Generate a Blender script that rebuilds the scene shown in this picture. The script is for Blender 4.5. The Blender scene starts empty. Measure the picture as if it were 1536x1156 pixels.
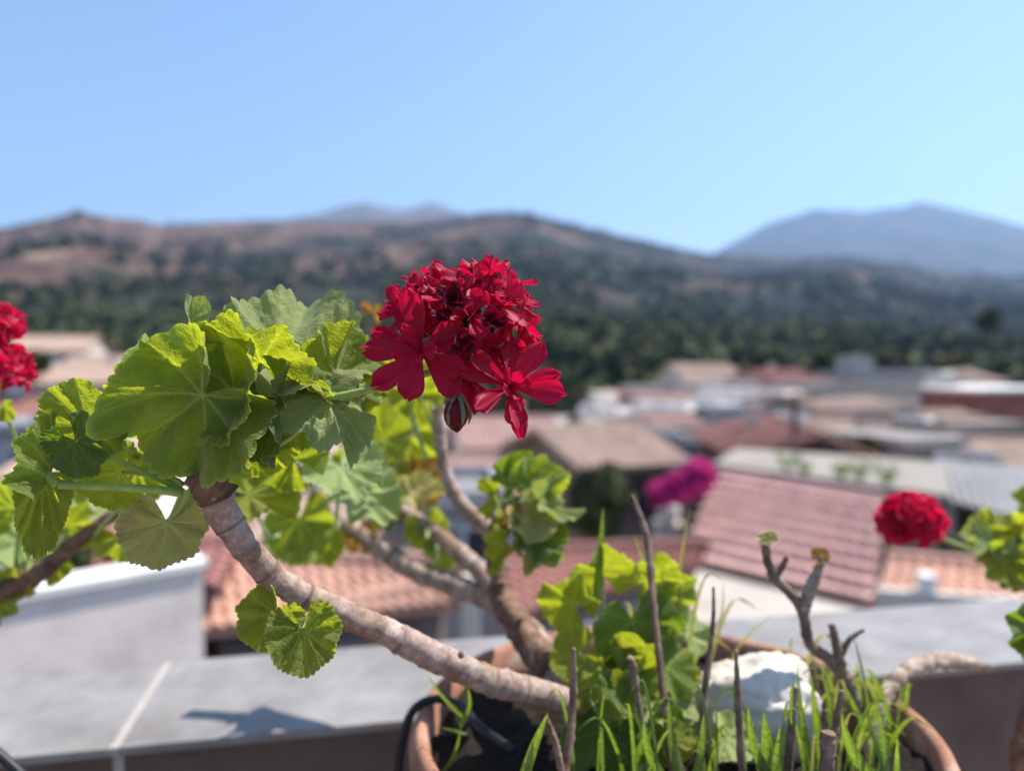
import bpy, math, random
import numpy as np
from mathutils import Vector, Matrix, noise as mnoise
R = math.radians
random.seed(7)
rng = np.random.default_rng(7)
C = bpy.context.scene.collection
SC = bpy.context.scene

# ------------------------------------------------------------------ camera, sky, sun
F, CX, CY = 1117.0, 768.0, 578.0          # focal length and centre, photograph pixels
PITCH = R(-1.54)
cam = bpy.data.cameras.new('camera')
cam.sensor_width = 36.0
cam.lens = 36.0 * F / 1536.0
cam.clip_start, cam.clip_end = 0.02, 40000
cam.dof.use_dof = True
cam.dof.focus_distance = 0.308
cam.dof.aperture_fstop = 4.6
cam.dof.aperture_blades = 0
camo = bpy.data.objects.new('camera', cam); C.objects.link(camo)
camo.location = (0, 0, 0)
camo.rotation_euler = (R(90) + PITCH, 0, 0)
SC.camera = camo

SUN_EL, SUN_AZ = 58.0, 67.0              # azimuth from +Y, positive to the right
w = bpy.data.worlds.new("World"); SC.world = w; w.use_nodes = True
nt = w.node_tree
bg = nt.nodes['Background']
sky = nt.nodes.new('ShaderNodeTexSky'); sky.sky_type = 'NISHITA'
sky.sun_disc = False
sky.sun_elevation = R(SUN_EL); sky.sun_rotation = R(SUN_AZ)
sky.air_density = 1.0; sky.dust_density = 0.25; sky.ozone_density = 2.2; sky.altitude = 300
nt.links.new(sky.outputs[0], bg.inputs[0]); bg.inputs[1].default_value = 0.115
sl = bpy.data.lights.new('sun', 'SUN'); sl.energy = 4.6; sl.angle = R(0.55); sl.color = (1.0, 0.945, 0.87)
so = bpy.data.objects.new('sun', sl); C.objects.link(so)
sd = Vector((math.sin(R(SUN_AZ)) * math.cos(R(SUN_EL)), math.cos(R(SUN_AZ)) * math.cos(R(SUN_EL)), math.sin(R(SUN_EL))))
so.rotation_euler = sd.to_track_quat('Z', 'Y').to_euler(); so.location = sd * 50
SC.view_settings.view_transform = 'Standard'; SC.view_settings.look = 'None'
SC.view_settings.exposure = 1.0; SC.view_settings.gamma = 1.0
SC.cycles.use_denoising = True
SC.cycles.max_bounces = 10; SC.cycles.transparent_max_bounces = 12
SC.cycles.volume_bounces = 0
SC.cycles.sample_clamp_indirect = 6.0

cp, sp = math.cos(PITCH), math.sin(PITCH)
def P(px, py, d):
    """photograph pixel at a depth in metres -> place in the world"""
    x, u = (px - CX) / F * d, (CY - py) / F * d
    return Vector((x, d * cp - u * sp, d * sp + u * cp))
def PZ(px, py, z):
    q = P(px, py, 1.0); return q * (z / q.z)
def V(*a): return Vector(a)

# ------------------------------------------------------------------ materials
def newmat(name):
    m = bpy.data.materials.new(name); m.use_nodes = True
    n = m.node_tree; b = n.nodes['Principled BSDF']
    return m, n, b
def ramp(n, fac, stops):
    r = n.nodes.new('ShaderNodeValToRGB')
    el = r.color_ramp.elements
    el[0].position, el[0].color = stops[0][0], (*stops[0][1], 1)
    el[1].position, el[1].color = stops[-1][0], (*stops[-1][1], 1)
    for p, c in stops[1:-1]:
        e = el.new(p); e.color = (*c, 1)
    n.links.new(fac, r.inputs[0]); return r.outputs[0]
def tex(n, scale, detail=5, rough=0.6, kind='Object', stretch=None, w=None):
    tc = n.nodes.new('ShaderNodeTexCoord'); out = tc.outputs[kind]
    if stretch:
        mp = n.nodes.new('ShaderNodeMapping'); mp.inputs['Scale'].default_value = stretch
        n.links.new(out, mp.inputs[0]); out = mp.outputs[0]
    t = n.nodes.new('ShaderNodeTexNoise'); t.inputs['Scale'].default_value = scale
    t.inputs['Detail'].default_value = detail; t.inputs['Roughness'].default_value = rough
    n.links.new(out, t.inputs['Vector']); return t.outputs[0]
def bump(n, b, h, strength, dist=0.01):
    bp = n.nodes.new('ShaderNodeBump'); bp.inputs['Strength'].default_value = strength
    bp.inputs['Distance'].default_value = dist
    n.links.new(h, bp.inputs['Height']); n.links.new(bp.outputs[0], b.inputs['Normal']); return bp
def mix(n, fac, a, b_, mode='MIX'):
    x = n.nodes.new('ShaderNodeMix'); x.data_type = 'RGBA'; x.blend_type = mode
    for sock, v in ((x.inputs[0], fac), (x.inputs[6], a), (x.inputs[7], b_)):
        if isinstance(v, (int, float)): sock.default_value = v
        elif isinstance(v, tuple): sock.default_value = (*v, 1)
        else: n.links.new(v, sock)
    return x.outputs[2]
def rough_mat(name, stops, scale, roughness=0.8, bs=0.3, bd=0.01, bscale=None, stretch=None, kind='Object', spec=0.3, detail=6):
    m, n, b = newmat(name)
    f = tex(n, scale, detail, 0.65, kind, stretch)
    n.links.new(ramp(n, f, stops), b.inputs['Base Color'])
    b.inputs['Roughness'].default_value = roughness
    b.inputs['Specular IOR Level'].default_value = spec
    if bs: bump(n, b, tex(n, bscale or scale * 3, 6, 0.65, kind, stretch), bs, bd)
    return m
def jit(c, k): return tuple(max(0, x * k) for x in c)
def plaster(name, c, scale=0.8):
    return rough_mat(name, [(0.3, jit(c, .72)), (0.5, c), (0.72, jit(c, 1.15))], scale, 0.9, 0.25, 0.02, 6.0)
def tile_mat(name, c):
    m, n, b = newmat(name)
    a = ramp(n, tex(n, 1.1, 4, .6), [(0.3, jit(c, .84)), (0.55, c), (0.75, jit(c, 1.14))])
    v = n.nodes.new('ShaderNodeTexVoronoi'); v.inputs['Scale'].default_value = 1.0
    uv = n.nodes.new('ShaderNodeTexCoord'); n.links.new(uv.outputs['UV'], v.inputs['Vector'])
    g = n.nodes.new('ShaderNodeRGBToBW'); n.links.new(v.outputs['Color'], g.inputs[0])
    t2 = ramp(n, g.outputs[0], [(0.1, (.80, .79, .78)), (0.5, (1, 1, 1)), (0.95, (1.14, 1.11, 1.06))])
    n.links.new(mix(n, 0.75, a, t2, 'MULTIPLY'), b.inputs['Base Color'])
    b.inputs['Roughness'].default_value = 0.85
    return m

M = {}
M['wall_white'] = plaster('white_plaster', (.78, .675, .595))
M['wall_cream'] = plaster('cream_plaster', (.58, .52, .44))
M['wall_pink'] = plaster('pink_plaster', (.55, .40, .36))
M['wall_grey'] = plaster('grey_render', (.38, .37, .37))
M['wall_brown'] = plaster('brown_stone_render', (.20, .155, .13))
M['wall_brick'] = rough_mat('brick_red_render', [(0.3, (.24, .085, .065)), (0.7, (.34, .13, .10))], 1.2, 0.9)
M['concrete'] = plaster('weathered_concrete', (.28, .25, .215), 0.6)
M['concrete_pale'] = plaster('pale_concrete', (.43, .385, .335), 0.6)
M['tile_pink'] = tile_mat('faded_pink_roof_tiles', (.43, .275, .235))
M['tile_big'] = tile_mat('pink_roof_tiles', (.62, .38, .34))
M['tile_red'] = tile_mat('red_brown_roof_tiles', (.29, .125, .10))
M['tile_orange'] = tile_mat('orange_roof_tiles', (.58, .33, .24))
M['tile_tan'] = tile_mat('tan_roof_tiles', (.44, .315, .245))
M['roof_white'] = plaster('white_roof_coating', (.82, .79, .74))
M['roof_grey'] = rough_mat('grey_sheet_roof', [(0.3, (.17, .165, .16)), (0.7, (.27, .26, .25))], 1.0, 0.6, 0.1)
M['dark_void'] = rough_mat('dark_interior', [(0.3, (.02, .02, .02)), (0.7, (.04, .035, .03))], 2.0, 0.9, 0)
mg, ng, bgl = newmat('window_glass'); bgl.inputs['Base Color'].default_value = (.03, .04, .05, 1); bgl.inputs['Roughness'].default_value = .08
M['glass'] = mg
M['frame_wood'] = rough_mat('dark_wood_frame', [(0.3, (.10, .06, .04)), (0.7, (.16, .10, .07))], 8, 0.6)
M['frame_white'] = rough_mat('white_frame_paint', [(0.3, (.65, .65, .63)), (0.7, (.75, .75, .73))], 8, 0.5)
M['metal'] = rough_mat('galvanised_metal', [(0.3, (.30, .31, .32)), (0.7, (.45, .46, .47))], 3, 0.4, 0.05)
M['metal'].node_tree.nodes['Principled BSDF'].inputs['Metallic'].default_value = 0.8

# foreground
def bark_mat():
    m, n, b = newmat('pale_flaking_bark')
    f1 = tex(n, 60, 8, .7); f2 = tex(n, 260, 6, .7)
    c = ramp(n, f1, [(0.28, (.15, .085, .06)), (0.42, (.30, .20, .15)), (0.56, (.44, .34, .285)), (0.75, (.60, .52, .46))])
    c2 = ramp(n, f2, [(0.35, (.62, .52, .45)), (0.55, (1, 1, 1))])
    at = n.nodes.new('ShaderNodeAttribute'); at.attribute_name = 'vein'
    fl = ramp(n, tex(n, 34, 5, .7), [(0.55, (0, 0, 0)), (0.63, (.8, .8, .8))])
    c3 = mix(n, fl, mix(n, .8, c, c2, 'MULTIPLY'), (.20, .12, .075))
    n.links.new(mix(n, at.outputs['Fac'], c3, (.10, .06, .04)), b.inputs['Base Color'])
    b.inputs['Roughness'].default_value = .7; b.inputs['Specular IOR Level'].default_value = .3
    add = n.nodes.new('ShaderNodeMath'); add.operation = 'ADD'
    n.links.new(f1, add.inputs[0]); n.links.new(f2, add.inputs[1])
    bump(n, b, add.outputs[0], .6, .0012)
    return m
M['bark'] = bark_mat()
M['bark_dark'] = rough_mat('dark_husky_bark', [(0.3, (.09, .045, .03)), (0.55, (.20, .115, .075)), (0.75, (.33, .22, .16))], 110, .8, .8, .001)
M['bark_white'] = rough_mat('bleached_dry_bark', [(0.32, (.14, .09, .06)), (0.48, (.34, .25, .19)), (0.70, (.58, .49, .41))], 90, .8, .8, .0015)
M['stalk_dry'] = rough_mat('dry_brown_stalk', [(0.3, (.09, .05, .03)), (0.5, (.20, .13, .09)), (0.7, (.34, .25, .18))], 90, .8, .8, .001)
def stem_mat(name, c, tr):
    m, n, b = newmat(name)
    n.links.new(ramp(n, tex(n, 150, 4), [(0.3, jit(c, .8)), (0.7, jit(c, 1.2))]), b.inputs['Base Color'])
    b.inputs['Roughness'].default_value = .5
    b.inputs['Subsurface Weight'].default_value = .35
    b.inputs['Subsurface Radius'].default_value = (.6, 1.0, .2); b.inputs['Subsurface Scale'].default_value = .002
    b.inputs['Sheen Weight'].default_value = .4; b.inputs['Sheen Roughness'].default_value = .4
    return m
M['stem'] = stem_mat('green_hairy_stem', (.30, .42, .09), None)
M['stem_brown'] = stem_mat('reddish_pedicel', (.16, .12, .05), None)
def leaf_mat(name, c_dark, c_light, c_vein, c_trans, tmix=.5, spots=None):
    m, n, b = newmat(name)
    at = n.nodes.new('ShaderNodeAttribute'); at.attribute_name = 'vein'
    oi = n.nodes.new('ShaderNodeObjectInfo')
    f = tex(n, 70, 5, .6)
    base = ramp(n, f, [(0.3, c_dark), (0.7, c_light)])
    if spots:
        base = mix(n, ramp(n, tex(n, 38, 6, .7), [(0.50, (0, 0, 0)), (0.62, (1, 1, 1))]), base, spots)
    base = mix(n, ramp(n, tex(n, 26, 3, .5), [(0.42, (0, 0, 0)), (0.7, (.55, .55, .55))]), base, (c_light[0] * 1.25, c_light[1] * 1.1, c_light[2] * .8))
    base = mix(n, ramp(n, tex(n, 120, 2, .5), [(0.70, (0, 0, 0)), (0.76, (.8, .8, .8))]), base, (.16, .10, .03))
    base = mix(n, at.outputs['Fac'], base, c_vein)
    vr = n.nodes.new('ShaderNodeMapRange'); vr.inputs[3].default_value = .82; vr.inputs[4].default_value = 1.2
    n.links.new(oi.outputs['Random'], vr.inputs[0])
    hs = n.nodes.new('ShaderNodeHueSaturation'); n.links.new(vr.outputs[0], hs.inputs['Value'])
    hr = n.nodes.new('ShaderNodeMapRange'); hr.inputs[3].default_value = .488; hr.inputs[4].default_value = .512
    n.links.new(oi.outputs['Random'], hr.inputs[0]); n.links.new(hr.outputs[0], hs.inputs['Hue'])
    n.links.new(base, hs.inputs['Color'])
    n.links.new(hs.outputs[0], b.inputs['Base Color'])
    b.inputs['Roughness'].default_value = .62; b.inputs['Specular IOR Level'].default_value = .35
    b.inputs['Sheen Weight'].default_value = .45; b.inputs['Sheen Roughness'].default_value = .4
    b.inputs['Sheen Tint'].default_value = (.85, .95, .8, 1)
    t = n.nodes.new('ShaderNodeBsdfTranslucent')
    tb = ramp(n, f, [(0.3, jit(c_trans, .75)), (0.7, jit(c_trans, 1.15))])
    if spots: tb = mix(n, ramp(n, tex(n, 38, 6, .7), [(0.50, (0, 0, 0)), (0.62, (1, 1, 1))]), tb, jit(spots, 1.2))
    tcol = mix(n, at.outputs['Fac'], tb, jit(c_trans, 1.6))
    n.links.new(tcol, t.inputs['Color'])
    ms = n.nodes.new('ShaderNodeMixShader'); ms.inputs[0].default_value = tmix
    n.links.new(b.outputs[0], ms.inputs[1]); n.links.new(t.outputs[0], ms.inputs[2])
    n.links.new(ms.outputs[0], n.nodes['Material Output'].inputs[0])
    vo = n.nodes.new('ShaderNodeTexVoronoi'); vo.inputs['Scale'].default_value = 260
    vo.feature = 'SMOOTH_F1'
    tc = n.nodes.new('ShaderNodeTexCoord'); n.links.new(tc.outputs['Object'], vo.inputs['Vector'])
    add = n.nodes.new('ShaderNodeMath'); add.operation = 'MULTIPLY_ADD'; add.inputs[1].default_value = -.9
    fine = tex(n, 900, 3, .6)
    n.links.new(vo.outputs['Distance'], add.inputs[0]); n.links.new(fine, add.inputs[2])
    bp = bump(n, b, add.outputs[0], .65, .0022)
    n.links.new(bp.outputs[0], t.inputs['Normal'])
    return m
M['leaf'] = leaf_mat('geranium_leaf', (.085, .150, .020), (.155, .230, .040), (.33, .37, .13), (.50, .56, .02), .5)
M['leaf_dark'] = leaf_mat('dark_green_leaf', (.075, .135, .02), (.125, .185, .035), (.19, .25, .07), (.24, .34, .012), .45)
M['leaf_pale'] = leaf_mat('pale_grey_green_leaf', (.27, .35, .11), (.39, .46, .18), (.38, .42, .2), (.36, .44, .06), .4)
M['leaf_yellow'] = leaf_mat('yellow_green_leaf', (.20, .25, .025), (.29, .33, .04), (.34, .36, .08), (.48, .53, .02), .55)
M['leaf_wilted'] = leaf_mat('wilted_yellow_leaf', (.32, .30, .10), (.50, .45, .18), (.50, .44, .24), (.55, .50, .08), .45, (.34, .24, .10))
M['leaf_brown'] = leaf_mat('browned_leaf', (.22, .11, .02), (.34, .17, .03), (.33, .2, .06), (.55, .28, .02), .45, (.15, .17, .03))
def petal_mat(name, c1, c2, ct, tmix=.45, sheen=.35):
    m, n, b = newmat(name)
    at = n.nodes.new('ShaderNodeAttribute'); at.attribute_name = 'vein'
    base = ramp(n, tex(n, 120, 4), [(0.3, c1), (0.7, c2)])
    base = mix(n, at.outputs['Fac'], base, jit(c1, .45))
    n.links.new(base, b.inputs['Base Color'])
    b.inputs['Roughness'].default_value = .55; b.inputs['Specular IOR Level'].default_value = .3
    b.inputs['Sheen Weight'].default_value = sheen; b.inputs['Sheen Roughness'].default_value = .4
    b.inputs['Sheen Tint'].default_value = (1, .25, .5, 1)
    t = n.nodes.new('ShaderNodeBsdfTranslucent'); t.inputs['Color'].default_value = (*ct, 1)
    ms = n.nodes.new('ShaderNodeMixShader'); ms.inputs[0].default_value = tmix
    n.links.new(b.outputs[0], ms.inputs[1]); n.links.new(t.outputs[0], ms.inputs[2])
    n.links.new(ms.outputs[0], n.nodes['Material Output'].inputs[0])
    bump(n, b, tex(n, 500, 3), .25, .0005)
    return m
M['petal'] = petal_mat('crimson_petal', (.36, .0045, .034), (.50, .010, .060), (.68, .003, .055))
M['petal_pink'] = petal_mat('pinkish_red_petal', (.50, .008, .055), (.66, .02, .09), (.80, .006, .07))
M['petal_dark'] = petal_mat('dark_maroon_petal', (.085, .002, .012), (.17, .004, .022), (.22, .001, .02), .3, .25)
M['petal_magenta'] = petal_mat('bougainvillea_bract', (.52, .02, .21), (.70, .07, .33), (.68, .03, .29))
M['calyx'] = stem_mat('bud_calyx', (.12, .15, .05), None)
def terracotta():
    m, n, b = newmat('stained_terracotta')
    c = ramp(n, tex(n, 14, 6, .65), [(0.3, (.25, .10, .06)), (0.55, (.38, .18, .11)), (0.75, (.46, .26, .18))])
    c = mix(n, ramp(n, tex(n, 22, 7, .7), [(0.52, (0, 0, 0)), (0.68, (.8, .8, .8))]), c, (.50, .44, .38))
    c = mix(n, ramp(n, tex(n, 40, 6, .75), [(0.56, (0, 0, 0)), (0.70, (.85, .85, .85))]), c, (.08, .06, .045))
    n.links.new(c, b.inputs['Base Color']); b.inputs['Roughness'].default_value = .9
    bump(n, b, tex(n, 70, 6, .7), .6, .002); return m
M['terracotta'] = terracotta()
M['soil'] = rough_mat('dark_potting_soil', [(0.3, (.012, .009, .007)), (0.7, (.045, .032, .022))], 60, .95, 1.0, .01)
M['rock'] = rough_mat('white_marble_rock', [(0.3, (.36, .29, .22)), (0.5, (.62, .55, .46)), (0.7, (.74, .68, .60))], 18, .8, .5, .004, 50)
M['stone_tile'] = rough_mat('grey_blue_stone_tile', [(0.30, (.172, .160, .154)), (0.50, (.255, .240, .228)), (0.72, (.335, .315, .298))], 16, .5, .15, .001, 90, detail=8)
_m = M['stone_tile']; _n = _m.node_tree; _b = _n.nodes['Principled BSDF']
_c = _b.inputs['Base Color'].links[0].from_socket
_c = mix(_n, ramp(_n, tex(_n, 3.5, 7, .7), [(0.48, (0, 0, 0)), (0.66, (.6, .6, .6))]), _c, (.19, .165, .14))
_c = mix(_n, ramp(_n, tex(_n, 55, 4, .7), [(0.66, (0, 0, 0)), (0.72, (.8, .8, .8))]), _c, (.09, .08, .065))
_n.links.new(_c, _b.inputs['Base Color'])
M['grout'] = rough_mat('pale_grout', [(0.3, (.33, .29, .26)), (0.7, (.44, .40, .36))], 60, .9, .3, .001)
M['parapet_face'] = rough_mat('brown_facing_tile', [(0.3, (.085, .06, .05)), (0.7, (.15, .11, .095))], 12, .55, .2, .001, 60)
M['terrace'] = rough_mat('terrace_tiles', [(0.3, (.24, .15, .11)), (0.7, (.36, .24, .18))], 4, .7)
M['rubber'] = rough_mat('black_rubber_tube', [(0.3, (.012, .013, .015)), (0.7, (.025, .026, .03))], 60, .45, .1, .0005)
M['grass_m'] = leaf_mat('grass_blade', (.07, .14, .018), (.125, .20, .03), (.20, .27, .07), (.27, .38, .025), .45)
M['grass_dry'] = leaf_mat('dry_grass_blade', (.28, .27, .06), (.42, .37, .10), (.42, .4, .15), (.5, .46, .08), .4)

# ------------------------------------------------------------------ mesh helpers
class MB:
    def __init__(s): s.v = []; s.f = []; s.mi = []; s.ring = []
    def add(s, vs, fs, mi=0):
        o = len(s.v); s.v.extend([tuple(x) for x in vs])
        s.f.extend([tuple(i + o for i in f) for f in fs]); s.mi.extend([mi] * len(fs)); return s
    def box(s, x0, x1, y0, y1, z0, z1, T=None, mi=0):
        vs = [V(x, y, z) for z in (z0, z1) for y in (y0, y1) for x in (x0, x1)]
        if T: vs = [T @ q for q in vs]
        return s.add(vs, [(0, 2, 3, 1), (4, 5, 7, 6), (0, 1, 5, 4), (2, 6, 7, 3), (0, 4, 6, 2), (1, 3, 7, 5)], mi)
    def cyl(s, p0, p1, r0, r1, n=12, mi=0, cap=True):
        p0, p1 = Vector(p0), Vector(p1); q = (p1 - p0).to_track_quat('Z', 'Y')
        vs = []
        for p, r in ((p0, r0), (p1, r1)):
            for i in range(n):
                a = 2 * math.pi * i / n; vs.append(p + q @ V(r * math.cos(a), r * math.sin(a), 0))
        fs = [(i, (i + 1) % n, n + (i + 1) % n, n + i) for i in range(n)]
        if cap: fs += [tuple(range(n - 1, -1, -1)), tuple(range(n, 2 * n))]
        return s.add(vs, fs, mi)
    def build(s, name, mats, parent=None, smooth=False, attr=None, uv=None):
        me = bpy.data.meshes.new(name)
        off = root_loc(parent) if parent else V(0, 0, 0)
        me.from_pydata([(a[0] - off.x, a[1] - off.y, a[2] - off.z) for a in s.v], [], s.f)
        for m in (mats if isinstance(mats, (list, tuple)) else [mats]): me.materials.append(m)
        if any(s.mi): me.polygons.foreach_set('material_index', s.mi)
        if smooth: me.polygons.foreach_set('use_smooth', [True] * len(me.polygons))
        if attr is not None:
            a = me.attributes.new('vein', 'FLOAT', 'POINT'); a.data.foreach_set('value', attr)
        if uv is not None:
            ul = me.uv_layers.new(name='UVMap')
            li = np.empty(len(me.loops), dtype=np.int32); me.loops.foreach_get('vertex_index', li)
            ul.data.foreach_set('uv', np.asarray(uv, dtype=np.float32)[li].ravel())
        me.update()
        o = bpy.data.objects.new(name, me); C.objects.link(o)
        if parent: o.parent = parent
        return o
def root_loc(o):
    l = Vector(o.location)
    while o.parent: o = o.parent; l = l + Vector(o.location)
    return l
def empty(name, loc, parent=None):
    o = bpy.data.objects.new(name, None); C.objects.link(o); o.empty_display_size = .05
    o.location = Vector(loc) - (root_loc(parent) if parent else V(0, 0, 0))
    if parent: o.parent = parent
    return o
def tag(o, label, cat, group=None, kind=None):
    o['label'] = label; o['category'] = cat
    if group: o['group'] = group
    if kind: o['kind'] = kind
    return o
def structure(o): o['kind'] = 'structure'; return o

def catmull(pts, n=8):
    """pts: list of (Vector, radius) -> dense list"""
    q = [pts[0]] + list(pts) + [pts[-1]]; out = []
    for i in range(1, len(q) - 2):
        p0, p1, p2, p3 = (Vector((*a[0], a[1])) for a in q[i - 1:i + 3])
        for k in range(n):
            t = k / n
            out.append(.5 * (2 * p1 + (p2 - p0) * t + (2 * p0 - 5 * p1 + 4 * p2 - p3) * t * t + (3 * p1 - p0 - 3 * p2 + p3) * t ** 3))
    out.append(Vector((*pts[-1][0], pts[-1][1])))
    return [(Vector(a[:3]), a[3]) for a in out]
def tube(mb, pts, sides=12, n=8, rough=0.0, knots=0.0, seed=0, mi=0):
    d = catmull(pts, n)
    m = len(d); vs = []
    prev = None
    s = 0.0; rs = random.Random(seed)
    kn = []; L = sum((d[i + 1][0] - d[i][0]).length for i in range(m - 1))
    rav = sum(r for _, r in d) / m
    if knots:
        x = 0
        while x < L: kn.append(x); x += rav * rs.uniform(1.1, 2.6)
    for i, (p, r) in enumerate(d):
        t = (d[min(i + 1, m - 1)][0] - d[max(i - 1, 0)][0]).normalized()
        if prev is None:
            u = t.orthogonal().normalized()
        else:
            u = (prev - t * prev.dot(t)).normalized()
        prev = u; w_ = t.cross(u)
        k = 1.0; rg_ = 0.0
        for x in kn: e_ = math.exp(-((s - x) / (rav * .15)) ** 2); k += knots * e_; rg_ = max(rg_, math.exp(-((s - x - rav * .16) / (rav * .07)) ** 2))
        for j in range(sides):
            a = 2 * math.pi * j / sides
            dr = u * math.cos(a) + w_ * math.sin(a)
            rr = r * k
            if rough: rr *= 1 + rough * mnoise.noise((p + dr * r) / (rav * 1.1) + V(seed, 0, 0)) + rough * .5 * mnoise.noise((p + dr * r) / (rav * .4))
            vs.append(p + dr * rr); mb.ring.append(rg_)
        if i < m - 1: s += (d[i + 1][0] - p).length
    fs = [(i * sides + j, i * sides + (j + 1) % sides, (i + 1) * sides + (j + 1) % sides, (i + 1) * sides + j) for i in range(m - 1) for j in range(sides)]
    fs += [tuple(range(sides - 1, -1, -1)), tuple(range((m - 1) * sides, m * sides))]
    mb.add(vs, fs, mi); return mb
def frame(nrm, tip):
    z = Vector(nrm).normalized(); x = Vector(tip); x = (x - z * x.dot(z)).normalized(); y = z.cross(x)
    return Matrix((x, y, z)).transposed()

# ------------------------------------------------------------------ leaves
def leaf_verts(Rr, seed, lobes=7, cup=.15, pleat=.05, wave=.10, fold=0.0, bend=0.0, width=1.0, span=158, NT=250, NR=20, off=.12):
    rs = random.Random(seed)
    ph = [rs.uniform(0, 6.28) for _ in range(8)]
    vs, at = [], []
    sp_ = R(span)
    nsc = lobes * 5
    va = [sp_ * (2 * (k + .5) / lobes - 1) for k in range(lobes)]
    va = [a + rs.uniform(-.11, .11) for a in va]; vc = [rs.uniform(-.16, .16) for a in va]
    for j in range(NR + 1):
        t = j / NR
        for i in range(NT + 1):
            th = sp_ * (2 * i / NT - 1); u = i / NT
            lob = math.cos(2 * math.pi * lobes * u - math.pi)      # +1 at lobe centre
            e = 1 + .032 * lob + .03 * math.sin(3 * th + ph[0]) + .03 * math.sin(2 * th + ph[1])
            sc = abs(math.sin(math.pi * nsc * u + .4 * math.sin(5 * th + ph[2])))
            tt = t * e * (1 + t ** 6 * .068 * (sc ** .55 - .62))
            tt *= 1 - .10 * max(0, abs(th) / sp_ - .8) / .2 * t      # shoulders at the sinus
            x = tt * math.cos(th) + off * t; y = tt * math.sin(th) * width
            z = cup * t * t - 1.15 * pleat * t ** 1.2 * (1 - .25 * t) * lob
            z += 1.35 * wave * t ** 2.0 * (.5 * math.sin(3 * th + ph[3]) + .35 * math.sin(5 * th + ph[4]) + .3 * math.sin(8 * th + ph[5]))
            z += .030 * t ** 4 * math.sin(nsc * math.pi * 2 * u / 3 + ph[6]) + .018 * t ** 6 * math.sin(nsc * math.pi * 2 * u + ph[7])
            # veins: main ribs fork into two towards the margin
            v = 0; dm = 9
            for a, cv in zip(va, vc):
                dth = abs(th - a - cv * t * t)
                dm = min(dm, dth)
                w0 = .020 * (1 - .65 * t)
                v = max(v, math.exp(-(dth * t / w0) ** 2) * (1 - .35 * t))
                if t > .42:
                    dv = abs(dth - (t - .42) * .34)
                    v = max(v, .6 * math.exp(-(dv * t / .013) ** 2) * (1 - .5 * t))
                if t > .68:
                    dv = abs(dth - (t - .68) * .5)
                    v = max(v, .35 * math.exp(-(dv * t / .011) ** 2))
            z -= .028 * v * t * (1 - .4 * t)
            z += .075 * t * (1 - math.exp(-(dm * t / .16) ** 2)) + .010 * t * math.sin(t * 30 - dm * 14) * (1 - math.exp(-(dm * t / .07) ** 2))
            if t > .955: v = max(v, .75 * (t - .955) / .045)
            z += .022 * mnoise.noise(V(x * 6 + seed, y * 6, 0)) + .012 * mnoise.noise(V(x * 13 + seed, y * 13, 5)) + .05 * mnoise.noise(V(x * 2.2, y * 2.2 + seed, 3)) * t
            z += fold * abs(y)
            if bend:
                z, x = z + (1 - math.cos(bend * x)) / bend, math.sin(bend * x) / bend
            vs.append(V(x * Rr, y * Rr, z * Rr)); at.append(min(1, v * .95))
    fs = [(j * (NT + 1) + i, j * (NT + 1) + i + 1, (j + 1) * (NT + 1) + i + 1, (j + 1) * (NT + 1) + i) for j in range(NR) for i in range(NT)]
    return vs, fs, at
leaf_n = [0]
def leaf(root, px, py, d, rpx, nrm, tip, mat='leaf', stalk=None, label=None, lo=False, stalk_r=.0011, **kw):
    leaf_n[0] += 1
    pos = P(px, py, d)
    if lo: kw.setdefault('NT', 130); kw.setdefault('NR', 11)
    vs, fs, at = leaf_verts(rpx / F * d, leaf_n[0] * 3.7, **kw)
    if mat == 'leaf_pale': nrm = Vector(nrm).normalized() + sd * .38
    Mx = frame(nrm, tip)
    mb = MB(); mb.add([pos + Mx @ q for q in vs], fs)
    o = mb.build('leaf', M[mat], root, True, attr=at)
    if label: o['label'] = label
    if stalk:
        e = P(*stalk); sag = V(0, 0, -.12 * (e - pos).length)
        n_ = -Vector(nrm).normalized()
        mid = pos * .6 + e * .4 + n_ * .12 * (e - pos).length + sag * .3
        r = stalk_r
        sm = MB(); tube(sm, [(pos + n_ * .0004, r), (mid, r * 1.05), (e, r * 1.35)], 8, 6, .08, 0, leaf_n[0])
        sm.build('leaf_stalk', M['stem'], o, True)
    return o

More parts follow.
